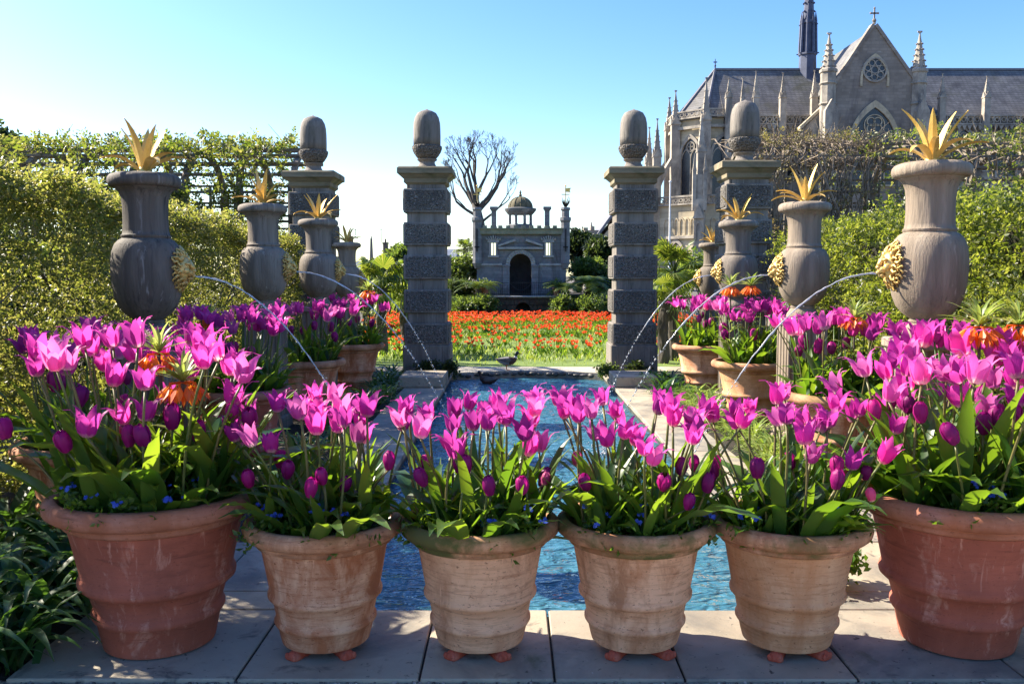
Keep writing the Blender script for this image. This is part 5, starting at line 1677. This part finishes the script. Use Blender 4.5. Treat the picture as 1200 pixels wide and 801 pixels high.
# ------------------------------------------------------------------ terracotta pots
SMALL = [(.170, 0), (.186, .004), (.193, .03), (.204, .078), (.212, .083), (.2175, .092), (.2175, .102), (.212, .110), (.208, .115), (.222, .19), (.234, .196), (.243, .206), (.244, .218), (.239, .229), (.235, .235), (.257, .36), (.268, .42), (.270, .428)]
SRIM = [(.268, .428), (.288, .434), (.293, .445), (.290, .456), (.300, .462), (.322, .466), (.338, .480), (.343, .500), (.338, .520), (.322, .534), (.304, .536), (.292, .528), (.286, .50), (.284, .44)]
BIG = [(.215, 0), (.232, .004), (.238, .03), (.257, .125), (.268, .131), (.276, .144), (.276, .158), (.269, .170), (.264, .177), (.289, .262), (.308, .268), (.324, .283), (.327, .300), (.321, .316), (.313, .325), (.343, .47), (.358, .535), (.360, .545)]
BRIM = [(.358, .545), (.378, .552), (.384, .565), (.380, .578), (.395, .585), (.425, .590), (.446, .606), (.452, .630), (.446, .653), (.428, .668), (.405, .671), (.390, .660), (.384, .63), (.380, .56)]
POTS = {}
def make_pot(key, X, Y, big, bodym, rimm, label, feet=True, dz=.03, tilt=0.0, sc=1.0):
    th_ = thing('terracotta_pot', label, 'pot', (X, Y, dz), U(0, 6.28), 'terracotta tulip pots in the front row' if key in 'ABCDEF' else 'terracotta tulip pots among the urns')
    th_.scale = (sc, sc, sc)
    MB().lathe(BIG if big else SMALL, seg=72, cap=True).build('body', M[bodym], th_, smooth=True, auto=60)
    rim = MB().lathe(BRIM if big else SRIM, seg=72, cap=False).build('rim', M[rimm], th_, smooth=True, auto=70)
    rs, zs_ = (.381, .585) if big else (.283, .455)
    mb = MB()
    nr, ns = 6, 40
    vs = [(0, 0, zs_ + .03)]
    for i in range(1, nr + 1):
        for j in range(ns):
            r_ = rs * i / nr
            vs.append((r_ * math.cos(2 * PI * j / ns), r_ * math.sin(2 * PI * j / ns), zs_ + .03 * (1 - (i / nr) ** 2) + (U(-.008, .008) if i < nr else 0)))
    fs = [(0, 1 + j, 1 + (j + 1) % ns) for j in range(ns)]
    for i in range(nr - 1):
        for j in range(ns):
            a = 1 + i * ns
            fs.append((a + j, a + ns + j, a + ns + (j + 1) % ns, a + (j + 1) % ns))
    mb.add(vs, fs); mb.build('soil', M['soil'], th_, smooth=True)
    POTS[key] = (X, Y, dz + (zs_ + .01) * sc, rs * sc, big)
    return th_
XA, XF = XX(178, 3.85), XX(1133, 3.85)
make_pot('A', XA, 3.85, True, 'pot_red', 'rim_red', 'largest red terracotta pot at the left end of the front row', dz=.003)
for key, px, bm, rm, lb in (('B', 377, 'pot_org', 'rim_org', 'blotchy orange terracotta pot next to the big left pot in the front row'),
                            ('C', 562, 'pot_pale', 'rim_green', 'pale scrubbed terracotta pot with mossy rim, left of the middle of the front row'),
                            ('D', 747, 'pot_pale2', 'rim_green', 'pale brown banded terracotta pot with moss on its rim, right of the middle'),
                            ('E', 929, 'pot_tan', 'rim_org', 'tan terracotta pot next to the big right pot in the front row')):
    make_pot(key, XX(px, 3.79), 3.79, False, bm, rm, lb, dz=.034)
make_pot('F', XF, 3.85, True, 'pot_red', 'rim_red', 'largest red terracotta pot at the right end of the front row', dz=.003)
for key, px, Y, bm, rm, lb in (('G', 108, 5.2, 'pot_org', 'rim_org', 'terracotta pot in shade behind the big left pot'),
                               ('H', 278, 7.6, 'pot_red', 'rim_red', 'shaded terracotta pot between the first and second left urns'),
                               ('I', 358, 10.2, 'pot_org', 'rim_org', 'terracotta pot between the second and third left urns'),
                               ('J', 413, 12.6, 'pot_org', 'rim_org', 'farthest left terracotta pot, near the inner left pillar'),
                               ('K', 1166, 4.98, 'pot_org', 'rim_org', 'terracotta pot hidden behind the big right pot'),
                               ('L', 985, 7.3, 'pot_org', 'rim_org', 'terracotta pot between the first and second right urns'),
                               ('M', 882, 10.0, 'pot_tan', 'rim_org', 'sunlit terracotta pot between the second and third right urns'),
                               ('N', 826, 12.4, 'pot_pale2', 'rim_org', 'farthest right pale pot, near the inner right pillar')):
    make_pot(key, XX(px, Y), Y, True, bm, rm, lb, dz=-.02)
# clay feet under the four smaller pots
def foot_mesh():
    mb = MB()
    secs = []
    for y, w_, h_ in ((-.088, .020, .018), (-.080, .030, .028), (-.05, .033, .034), (.0, .027, .034), (.06, .026, .033)):
        secs.append([(w_ * math.cos(a), y, max(0, h_ * math.sin(a))) for a in [PI * q / 8 for q in range(9)]])
    mb.rings(secs, True)
    for s in (-1, 0, 1):
        mb.ball((s * .021, -.080, .012), (.012, .014, .014), 8, 6)
    return mb
foot0 = None
for key, nm in (('B', 'blotchy orange pot'), ('C', 'pale mossy rimmed pot'), ('D', 'pale brown banded pot'), ('E', 'tan pot')):
    X, Y = POTS[key][:2]
    for an, sd in ((-35, 'left'), (35, 'right'), (180, 'back')):
        a = math.radians(an + U(-8, 8))
        if foot0 is None:
            o = foot0 = foot_mesh().build('pot_foot', M['foot'], smooth=True)
        else:
            o = foot0.copy(); COL.objects.link(o)
        o.location = (X + .145 * math.sin(a), Y - .145 * math.cos(a), .001); o.rotation_euler = (0, 0, a); o.scale = (.95, .68, 1.1)
        if sd == 'back':
            o.location = (X, Y + .14, .001)
        tag(o, 'red clay paw foot under the %s, at its %s' % (nm, {'left': 'front left', 'right': 'front right', 'back': 'back'}[sd]), 'pot foot', 'clay feet under the pots')

# ------------------------------------------------------------------ tulips
def flower_mesh(o, seed, npet=6):
    rg = random.Random(seed)
    mb = MB()
    def lerp3(t, a):
        for (t0, v0), (t1, v1) in zip(a[:-1], a[1:]):
            if t <= t1:
                u = (t - t0) / (t1 - t0); u = u * u * (3 - 2 * u) * .5 + u * .5
                return v0 + (v1 - v0) * u
        return a[-1][1]
    for k in range(npet):
        inner = k % 2
        oo = max(0, min(1.2, o + rg.uniform(-.2, .2))) if o > .1 else o
        az = 2 * PI * k / npet + rg.uniform(-.08, .08)
        rp = [(0, .006), (.15, .019 + .005 * oo), (.42, .0305 + .003 * oo), (.72, .0275 + .017 * oo), (.88, .016 + .046 * oo), (1, .005 + .084 * oo)]
        zp_ = [(0, 0), (.15, .008), (.42, .036), (.72, .066 + .006 * oo), (.88, .077 + .012 * oo), (1, .082 + .020 * oo - max(0, oo - .7) * .04)]
        wm = (.0285 if not inner else .026) * (1 - .20 * min(1, o))
        ca, sa = math.cos(az), math.sin(az)
        nt_, nsx = 9, 4
        grid = []
        tw = rg.uniform(-.12, .12) * o
        for i in range(nt_ + 1):
            t = i / nt_
            r, z = lerp3(t, rp) * (.9 if inner else 1), lerp3(t, zp_) * (1.02 if inner else 1)
            w_ = wm * (math.sin(PI * min(1, (.10 + .90 * t)) ** 1.05) ** .72) * (1 + .08 * o) * (1 if t < .5 else 1 - .58 * (t - .5) / .5 * (.15 + .85 * min(1, o)))
            if i == nt_: w_ = .0006
            row = []
            for j in range(nsx + 1):
                s = -1 + 2 * j / nsx
                lat = s * w_
                rr = max(r, .012)
                ang = lat / max(rr, .024 + .02 * o)
                rad = rr * (1 - (1 - math.cos(ang)) * (.95 - .3 * o)) - .0
                tn = math.sin(ang) * max(rr, .024 + .02 * o) + tw * r * t
                zz_ = z + .0015 * math.sin(7 * t + k) * s
                row.append((rad * ca - tn * sa, rad * sa + tn * ca, zz_))
            grid.append(row)
        vs = [p for row in grid for p in row]
        n1 = nsx + 1
        mb.add(vs, [(i * n1 + j, i * n1 + j + 1, (i + 1) * n1 + j + 1, (i + 1) * n1 + j) for i in range(nt_) for j in range(nsx)])
    return mb
OPENM = [flower_mesh(o, i).build('flower', M['open'], smooth=True) for i, o in enumerate((.45, .65, .8, .95, 1.1, 1.25, .9, 1.05))]
OPENM += [flower_mesh(o, 20 + i).build('flower', M['openpink'], smooth=True) for i, o in enumerate((.7, 1.0))]
BUDM = [flower_mesh(o, 40 + i).build('flower', M['bud'], smooth=True) for i, o in enumerate((0.0, .05, .1))]
PINKM = [flower_mesh(o, 60 + i).build('flower', M['pinkbud'], smooth=True) for i, o in enumerate((.0, .22))]
def stem_mesh(bend, seed):
    pts = []
    for i in range(8):
        t = i / 7
        pts.append((bend * (t ** 1.8), .02 * math.sin(seed + 3 * t) * t, t))
    return MB().tube(pts, [.0066, .0062, .006, .0058, .0056, .0054, .0052, .005], 6)
BENDS = (.0, .05, .10, .16, -.04)
STEMM = []
for i, bnd in enumerate(BENDS):
    ob = stem_mesh(bnd, i).build('stem', M['stem'], smooth=True)
    STEMM.append((ob, Vector((bnd, .02 * math.sin(i + 3), 1)), bnd))
LEAFM = []
for i in range(7):
    rg = np.random.default_rng(70 + i)
    nl = 6 if i < 4 else 4
    az = np.array([0, 2.2, 4.1, 1.1, 3.2, 5.2])[:nl] + rg.uniform(-.35, .35, nl)
    L_ = np.array([.44, .36, .40, .26, .38, .30])[:nl] * rg.uniform(.85, 1.15, nl)
    Wd = np.array([.058, .044, .048, .040, .030, .026])[:nl] * rg.uniform(.8, 1.2, nl)
    rise = rg.uniform(1.12, 1.5, nl) if i < 4 else rg.uniform(.75, 1.2, nl)
    if i >= 4: Wd = Wd * 1.45
    cu = .38 if i < 4 else .85
    V, Fq = blade_np(np.zeros((nl, 3)), az, L_, Wd, rise, rg, 9, .45, cu)
    # a gentle wave along the edges
    V[:, 2] += .006 * np.sin(V[:, 0] * 60 + V[:, 1] * 47)
    ob = npmesh('leaves', V, Fq, M['tleaf'], smooth=True)
    LEAFM.append(ob)
protos = OPENM + BUDM + PINKM + [s[0] for s in STEMM] + LEAFM
POTNAME = {'A': 'the big red pot at the left end', 'B': 'the blotchy pot beside the big left pot', 'C': 'the pale mossy rimmed pot left of middle', 'D': 'the pale brown pot right of middle',
           'E': 'the tan pot beside the big right pot', 'F': 'the big red pot at the right end', 'G': 'the shaded pot behind the big left pot', 'H': 'the pot between the first two left urns',
           'I': 'the pot between second and third left urns', 'J': 'the far left pot by the pillar', 'K': 'the pot hidden behind the big right pot', 'L': 'the pot between the first two right urns',
           'M': 'the pot between second and third right urns', 'N': 'the far right pot by the pillar'}
ROTP = {k: U(0, 6) for k in POTNAME}
def put_tulip(key, x, y, h, state, lean, az, fs, rgn):
    X, Y, zs_, rs, big = POTS[key]
    root = bpy.data.objects.new('tulip', None); root.empty_display_size = .05
    COL.objects.link(root)
    root.location = (X + x, Y + y, zs_)
    sob, top, bnd = STEMM[rgn.randrange(len(STEMM))]
    src = {'open': OPENM, 'bud': BUDM, 'pink': PINKM}[state]
    zone = ('front' if y < -.02 else 'back') + (' left' if x < -rs * .3 else (' right' if x > rs * .3 else ' middle'))
    what = {'open': 'open magenta tulip', 'bud': 'closed dark purple tulip', 'pink': 'small pink tulip bud'}[state]
    tag(root, '%s, %s of %s' % (what, zone, POTNAME[key]), 'tulip', '%ss, %s of %s' % (what, zone, POTNAME[key]))
    q = Matrix.Rotation(lean, 3, Vector((-math.sin(az), math.cos(az), 0)))
    root.rotation_euler = (q @ Matrix.Rotation(az, 3, 'Z')).to_euler()
    inst(sob, root, (0, 0, 0), (0, 0, 0), (1, 1, h))
    hd = Vector((top.x * 1.0, top.y, h))
    inst(src[rgn.randrange(len(src))], root, hd, (rgn.uniform(-.18, .18), bnd * 1.6 + rgn.uniform(-.34, .34), rgn.uniform(0, 6.28)), (fs, fs, fs * rgn.uniform(.95, 1.12)))
    ls = rgn.uniform(.85, 1.15) * (1.25 if big else 1.0)
    inst(LEAFM[rgn.randrange(7)] if state == 'open' else LEAFM[rgn.randrange(4, 7) if rgn.random() < .5 else rgn.randrange(4)], root, (0, 0, -.01), (0, -lean, rgn.uniform(-.7, .7)), (ls, ls, ls))
def fill_pot(key, nopen, nbud, npink, hopen, hbud, fs, seed, lean=.16, hlow=None):
    rgn = random.Random(seed)
    X, Y, zs_, rs, big = POTS[key]
    pts = []
    def cand(rmax, k=14):
        best, bd = None, -1
        for _ in range(k):
            r = rmax * math.sqrt(rgn.random()); a = rgn.uniform(0, 2 * PI)
            p = (r * math.cos(a), r * math.sin(a))
            d = min([math.hypot(p[0] - q[0], p[1] - q[1]) for q in pts] or [9])
            if d > bd: best, bd = p, d
        pts.append(best); return best
    for st, n_, hr in (('open', nopen, hopen), ('bud', nbud, hbud), ('pink', npink, hbud)):
        if st == 'bud': pts = []
        for i in range(n_):
            x, y = cand(rs * .90)
            if st == 'bud': y = -abs(y) if rgn.random() < .72 else y
            r = math.hypot(x, y); az = math.atan2(y, x) + rgn.uniform(-.5, .5)
            ln = lean * (r / rs) + rgn.uniform(-.05, .08)
            put_tulip(key, x, y, rgn.uniform(*(hlow if hlow and st == 'open' and i % 6 == 5 else hr)), st, ln, az, fs * rgn.uniform(.88, 1.12) * (1 if st != 'pink' else .8), rgn)
fill_pot('A', 36, 10, 1, (.54, .70), (.28, .42), 1.05, 101, .12, (.38, .52))
fill_pot('F', 36, 11, 1, (.48, .62), (.28, .42), 1.04, 106, .12, (.38, .50))
for i, k in enumerate('BCDE'):
    fill_pot(k, 24, 7, 1, (.43, .54), (.20, .31), .90, 110 + i, .12, (.32, .42))
for i, (k, a, b_) in enumerate((('G', 11, 2), ('H', 14, 2), ('I', 11, 2), ('J', 10, 2), ('K', 11, 2), ('L', 12, 3), ('M', 11, 3), ('N', 10, 2))):
    fill_pot(k, a, b_, 0, (.52, .66), (.30, .42), 1.3, 130 + i, .13)
# beyond the first three hundred: the other tulips of the farther pots, as one mass
fo_ = [flower_mesh(o_, 80 + i) for i, o_ in enumerate((.6, .9, 1.15))]
fb_ = [flower_mesh(.03, 90)]
mbx = MB()
for k, n_ in (('G', 12), ('H', 18), ('I', 16), ('J', 14), ('K', 11), ('L', 14), ('M', 15), ('N', 14)):
    X, Y, zs_, rs, big = POTS[k]
    for q in range(n_):
        r_ = rs * .95 * math.sqrt(R.random()); a_ = U(0, 6.28)
        x, y, bud = X + r_ * math.cos(a_), Y + r_ * math.sin(a_), q % 4 == 3
        h_ = U(.30, .42) if bud else U(.50, .66)
        lx, ly = (x - X) * .22, (y - Y) * .22
        mbx.cur = 0
        mbx.tube([(x, y, zs_), (x + lx * .4, y + ly * .4, zs_ + h_ * .55), (x + lx, y + ly, zs_ + h_)], [.007, .006, .005], 5)
        v_, fq_ = blade_np(np.array([[x, y, zs_]] * 3), NR.uniform(0, 6.28, 3), NR.uniform(.3, .5, 3), NR.uniform(.035, .06, 3), NR.uniform(1.1, 1.45, 3), seg=6, fold=.45, curl=.5)
        mbx.add(v_.tolist(), fq_.tolist())
        f_ = fb_[0] if bud else R.choice(fo_)
        mbx.cur = 2 if bud else 1
        sc_ = U(1.15, 1.45)
        mbx.M = Matrix.Translation((x + lx, y + ly, zs_ + h_)) @ Matrix.Rotation(U(0, 6.28), 4, 'Z') @ Matrix.Rotation(U(-.25, .25), 4, 'X') @ Matrix.Scale(sc_, 4)
        mbx.add(f_.v, f_.f); mbx.M = None
M['mass_petal'] = leafy('magenta_petal_far', [(0, (.36, .012, .24)), (1, (.58, .04, .36))], [(0, (.6, .04, .38)), (1, (.9, .12, .56))], .42, .4)
M['mass_bud'] = leafy('dark_petal_far', [(0, (.26, .008, .14)), (1, (.38, .012, .2))], [(0, (.5, .02, .3)), (1, (.6, .03, .32))], .32, .4)
tag(mbx.build('tulips', [M['tleaf'], M['mass_petal'], M['mass_bud']], smooth=True), kind='stuff')
# one fallen pink tulip over the rim between the two middle pots, another low in front
rgn = random.Random(9)
put_tulip('C', .24, -.10, .30, 'pink', 1.25, -.15, 1.1, rgn)
for o in protos:
    bpy.data.objects.remove(o)

# ------------------------------------------------------------------ crown imperials
def crown_imperial(key, px, py, Y, label, s=1.0, seed=1):
    X0, Y0, zs_, rs, big = POTS[key]
    p = P(px, py, Y)
    x = max(-rs * .85, min(rs * .85, p.x - X0))
    th_ = thing('crown_imperial', label, 'flower', (X0 + x, Y0 + (Y - Y0), zs_), group='orange crown imperials among the tulips')
    h = p.z - zs_
    rg = np.random.default_rng(seed); rp_ = random.Random(seed)
    MB().tube([(0, 0, 0), (.01, .01, h * .5), (0, 0, h + .02)], [.010, .010, .008], 7).build('stem', M['bark'], th_)
    n_ = 34
    V, Fq = blade_np(np.tile([0, 0, h + .02], (n_, 1)), rg.uniform(0, 6.28, n_), rg.uniform(.10, .19, n_) * s, np.full(n_, .016) * s, rg.uniform(.25, 1.45, n_), rg, 5, .4, .6)
    npmesh('leaf_tuft', V, Fq, M['crown_leaf'], th_)
    n_ = 26
    zb = np.repeat(h * np.array([.30, .45, .58]), 9)[:n_]
    V, Fq = blade_np(np.stack([np.zeros(n_), np.zeros(n_), zb], 1), rg.uniform(0, 6.28, n_), rg.uniform(.12, .2, n_) * s, np.full(n_, .022) * s, rg.uniform(.1, .9, n_), rg, 5, .4, .9)
    npmesh('leaves', V, Fq, M['crown_leaf'], th_)
    mb = MB()
    for k in range(8):
        az = 2 * PI * k / 8 + rp_.uniform(-.2, .2)
        d = Vector((math.cos(az), math.sin(az), 0)); sd = Vector((-d.y, d.x, 0))
        c = Vector((0, 0, h)) + d * .05 * s
        ax_ = (d * .42 + Vector((0, 0, -1))).normalized()
        for q in range(6):
            a = 2 * PI * q / 6
            e1 = sd; e2 = ax_.cross(sd)
            o_ = e1 * math.cos(a) + e2 * math.sin(a); w_ = ax_.cross(o_)
            r0, r1, r2 = .008 * s, .024 * s, .034 * s
            L_ = .075 * s
            a0, a1, a2 = c + o_ * r0, c + o_ * r1 + ax_ * L_ * .45, c + o_ * r2 + ax_ * L_
            mb.add([a0, a1 + w_ * .014 * s, a2, a1 - w_ * .014 * s], [(0, 1, 2), (0, 2, 3)])
        mb.tube([Vector((0, 0, h + .015)), c + d * .0 + Vector((0, 0, .012)), c], [.004, .004, .006], 4)
    mb.build('flower_bells', M['orange'], th_)
crown_imperial('A', 186, 418, 3.95, 'crown imperial with tall pale green tuft behind the tulips of the big left pot', 1.0, 1)
crown_imperial('A', 214, 452, 3.72, 'crown imperial with a low orange skirt of bells in the big left pot', 1.05, 2)
crown_imperial('K', 1148, 386, 4.75, 'crown imperial with big spiky tuft over the tulips of the big right pot', 1.25, 3)
crown_imperial('K', 1193, 384, 4.85, 'crown imperial at the right edge of the photo beside its bigger neighbour', 1.15, 4)
crown_imperial('L', 1001, 374, 7.3, 'rusty orange crown imperial between the first and second right urns', 1.2, 5)
crown_imperial('M', 856, 338, 9.9, 'bright orange crown imperial in front of the third right urn, left one', 1.15, 6)
crown_imperial('M', 880, 337, 10.1, 'bright orange crown imperial just right of the third right urn', 1.15, 7)
crown_imperial('H', 246, 374, 7.6, 'dull orange crown imperial in the shade between the first two left urns', 1.1, 8)
crown_imperial('J', 432, 342, 12.6, 'small orange crown imperial over the farthest left pot', 1.4, 9)

# ------------------------------------------------------------------ forget-me-nots at the tulips' feet
def forget_me_not(key, x, y, label, seed):
    X0, Y0, zs_, rs, big = POTS[key]
    th_ = thing('forget_me_not', label, 'flower', (X0 + x, Y0 + y, zs_), group='blue forget-me-nots under the tulips')
    rg = np.random.default_rng(seed)
    n_ = 46
    p = np.stack([rg.normal(0, .045, n_), rg.normal(0, .04, n_), rg.uniform(.0, .10, n_)], 1)
    V, T = sprays(p, nrm(p + np.array([0, 0, .05])), .07, 6, .032, .016, .3, .6, rg)
    npmesh('foliage', V, T, M['tleaf'], th_)
    mb = MB(); rp_ = random.Random(seed)
    for c in range(4):
        cx_, cy_, cz_ = rp_.gauss(0, .055), rp_.gauss(-.02, .045), rp_.uniform(.10, .17)
        mb2 = (cx_, cy_, cz_)
        for q in range(6):
            fx0, fy0, fz0 = cx_ + rp_.gauss(0, .010), cy_ + rp_.gauss(0, .010), cz_ + rp_.gauss(0, .006)
            r_ = .0068
            tl = rp_.uniform(-.9, .2)
            for k in range(5):
                a = 2 * PI * k / 5
                f = lambda rr, aa: (fx0 + rr * math.cos(aa), fy0 + rr * math.sin(aa) * math.sin(tl + 1.2) - 0, fz0 + rr * math.sin(aa) * math.cos(tl + 1.2))
                mb.add([f(0, 0), f(r_, a - .5), f(r_ * 1.25, a), f(r_, a + .5)], [(0, 1, 2, 3)])
    tag(mb.build('flowers', M['blue'], th_), kind='stuff')
for key, spots in (('A', ((-.20, -.28), (.20, -.26), (.05, -.33))), ('B', ((-.20, -.14), (.17, -.14), (.0, -.22))), ('C', ((-.20, -.12), (.07, -.22), (.14, -.18))), ('D', ((-.15, -.18), (.06, -.2), (.19, -.12))),
                   ('E', ((-.16, -.16), (.08, -.2), (.18, -.14))), ('F', ((-.1, -.30), (.12, -.3), (.24, -.24)))):
    for q, (x, y) in enumerate(spots):
        forget_me_not(key, x, y, 'blue forget-me-not at the %s of %s' % (('left foot', 'middle foot', 'right foot')[sorted(spots).index((x, y))], POTNAME[key]), ord(key) * 7 + q)

# ------------------------------------------------------------------ strap leaved clumps along the beds
def strap_src(seed, n_, L_, Wd, mat):
    rg = np.random.default_rng(seed)
    b0 = np.stack([rg.normal(0, .05, n_), rg.normal(0, .05, n_), np.full(n_, -.02)], 1)
    V, Fq = blade_np(b0, rg.uniform(0, 6.28, n_), rg.uniform(.6, 1.1, n_) * L_, rg.uniform(.7, 1.2, n_) * Wd, rg.uniform(.7, 1.45, n_), rg, 8, .3, 1.25)
    return npmesh('strap_leaf_clump', V, Fq, M[mat], smooth=True)
ST = [strap_src(s, 34, .66, .055, 'strap') for s in range(3)]
SF = [strap_src(10 + s, 40, .48, .028, 'strap') for s in range(3)]
SL = [strap_src(20 + s, 46, .50, .026, 'lime') for s in range(3)]
cnt = 0
def clumps(srcs, spots, label, group):
    for i, (x, y, s, extra) in enumerate(spots):
        o = srcs[i % 3].copy(); COL.objects.link(o)
        o.location = (x, y, -.02); o.rotation_euler = (0, 0, U(0, 6.28)); o.scale = (s, s, s * U(.9, 1.1))
        tag(o, label % extra, 'plant', group)
# by the big left pot, in the corner of the picture
clumps(ST, [(-2.08, 3.62, .95, 'beside the base of the big left pot'), (-2.22, 3.95, 1.1, 'just behind the base of the big left pot'), (-2.42, 3.62, 1.0, 'in the lower left corner'), (-2.5, 4.1, 1.15, 'at the left edge under the hedge'),
            (-2.2, 4.45, 1.1, 'below the shaded rear pot'), (-2.75, 4.6, 1.2, 'against the hedge, farthest left'), (-2.75, 3.9, 1.1, 'at the left edge above the gravel'), (-2.9, 5.1, 1.25, 'left of the shaded rear pot'), (-2.12, 4.2, .85, 'between the big left pot and the shaded rear pot'),
            (-2.2, 3.52, .7, 'on the gravel edge beside the big left pot')],
       'dark green strap leaved clump %s', 'dark strap leaved clumps by the big left pot')
spots = [(U(-1.98, -1.62), 6.6 + 7.4 * i / 17, U(.8, 1.15)) for i in range(18)]
clumps(SF, [(x, y, s, 'nearest the pots' if y < 8.5 else ('halfway along' if y < 11.5 else 'near the inner left pillar')) for x, y, s in spots],
       'dark strap leaved clump edging the left of the pool, %s', None)
spots = [(U(2.08, 2.4), 6.4 + 4.9 * i / 14, U(.85, 1.2)) for i in range(15)]
clumps(SL, [(x, y, s, 'nearest the pots' if y < 8.2 else ('halfway along' if y < 10 else 'beyond the second urn')) for x, y, s in spots],
       'sunlit lime green clump of narrow leaves right of the pool, %s', None)
spots = [(U(1.98, 2.35), 11.4 + 2.1 * i / 7, U(.8, 1.1)) for i in range(8)]
clumps(SF, [(x, y, s, 'in front of the inner right pillar') for x, y, s in spots], 'blue green strap leaved clump %s', None)
for o in COL.objects:
    if o.name.startswith('strap_leaf_clump') and 'label' in o and 'group' not in o:
        o['group'] = o['label']
for o in ST + SF + SL:
    bpy.data.objects.remove(o)

# small plants at the pillar feet and ivy by the step
for lb, x, y, r_, sd, mt in (('small leafy plant on the pool corner at the foot of the inner right pillar', 1.50, 13.75, .14, 1, 'mid_leaf'), ('low dark plant against the base of the inner right pillar', 1.98, 13.95, .16, 2, 'dark_leaf'),
                             ('low dark plant against the base of the inner left pillar', -1.30, 13.92, .17, 3, 'dark_leaf'), ('leafy plant at the pool corner by the inner left pillar', -.98, 13.85, .14, 4, 'dark_leaf'),
                             ('green weeds showing between the tan pot and the big right pot', 1.62, 4.55, .14, 5, 'tleaf')):
    th_ = thing('small_plant', lb, 'plant', (x, y, 0), world=True)
    p, d = blob(130, (x, y, r_ * .7), (r_, r_ * .6, r_ * .9), sd, 5)
    p[:, 2] = np.maximum(p[:, 2], .0)
    V, T = sprays(p, d, .10, 5, .05, .035, .3, .7, np.random.default_rng(sd))
    npmesh('foliage', V, T, M[mt], th_)
    MB().tube([(x, y, -.03), (x, y, r_)], .008, 5).build('stems', M['twig'], th_)

# ------------------------------------------------------------------ ducks
M['d_grey'] = plain('duck_grey', (.30, .29, .28), .7); M['d_head'] = plain('duck_dark_head', (.012, .03, .022), .35)
M['d_breast'] = plain('duck_brown', (.07, .035, .022), .7); M['d_bill'] = plain('duck_bill', (.45, .33, .04), .5)
M['d_leg'] = plain('duck_leg', (.55, .16, .02), .6); M['d_wing'] = plain('duck_wing', (.16, .14, .12), .7); M['d_white'] = plain('duck_white', (.7, .7, .68), .7)
def duck(label, c, rz, s, standing, cols):
    th_ = thing('duck', label, 'duck', c, rz)
    th_.scale = (s, s, s)
    z0 = .085 if standing else -.02
    spine = [(-.20, .105, .004), (-.17, .098, .018), (-.12, .085, .045), (-.05, .072, .068), (.03, .070, .075), (.09, .078, .066), (.125, .095, .046), (.145, .125, .030), (.152, .155, .024), (.156, .178, .026), (.165, .198, .033), (.18, .206, .033), (.196, .202, .024), (.206, .196, .010)]
    ringz = []
    mb = MB(); rs = []
    for i, (x, z, r_) in enumerate(spine):
        a = Vector(spine[min(i + 1, len(spine) - 1)][:2]) - Vector(spine[max(i - 1, 0)][:2])
        a.normalize()
        rs.append([(x - a.y * r_ * math.sin(t), r_ * .92 * math.cos(t), z + z0 + a.x * r_ * math.sin(t)) for t in [2 * PI * q / 14 for q in range(14)]])
    cap_n = len(mb.f)
    mb.rings(rs, True)
    mi = []
    for k in range(len(rs) - 1):
        for q in range(14):
            x = spine[k][0]
            mi.append(0 if k < 4 else (1 if k < 7 else (2 if k == 7 and standing else 3)))
    mb.mi = mi + [0, 3]
    mb.build('body', [M[cols[0]], M[cols[1]], M[cols[2]], M[cols[3]]], th_, smooth=True)
    b_ = MB().rings([[(.203 + t * .045, w_ * math.cos(a), z0 + .193 - t * .010 + h_ * math.sin(a)) for a in [2 * PI * q / 10 for q in range(10)]] for t, w_, h_ in ((0, .011, .010), (.5, .011, .006), (.9, .012, .004), (1, .005, .002))], True)
    b_.build('bill', M['d_bill'], th_, smooth=True)
    for s_ in (-1, 1):
        MB().rings([[(x, s_ * (y + .012 * math.cos(a)), z0 + z + h_ * math.sin(a)) for a in [2 * PI * q / 10 for q in range(10)]] for x, y, z, h_ in ((.07, .050, .082, .012), (.03, .062, .086, .036), (-.05, .056, .092, .036), (-.13, .032, .102, .018), (-.19, .010, .112, .004))], True).build('wing', M[cols[4]], th_, smooth=True)
        if standing:
            mb = MB().tube([(-.005, s_ * .03, z0 + .02), (-.01, s_ * .03, .045), (.0, s_ * .03, .006)], [.012, .006, .006], 6)
            mb.add([(-.012, s_ * .03, .008), (.05, s_ * .03 - .03, .002), (.055, s_ * .03, .002), (.05, s_ * .03 + .03, .002), (-.012, s_ * .03, .0)], [(0, 1, 2), (0, 2, 3), (4, 2, 1), (4, 3, 2)])
            mb.build('leg', M['d_leg'], th_)
    return th_
pd_ = G(594, 435, -.005)
duck('mallard drake with dark head standing on the far edge of the pool', (pd_.x, max(pd_.y, 15.12), -.004), .12, 1.0, True, ('d_grey', 'd_breast', 'd_white', 'd_head', 'd_wing'))
duck('dark brown duck swimming close to the far left pool edge', (XX(572, 14.2), 14.2, WZ + .005), 2.7, .9, False, ('d_breast', 'd_breast', 'd_breast', 'd_breast', 'd_wing'))

for o in bpy.data.objects:
    if '_w' in o:
        del o['_w']
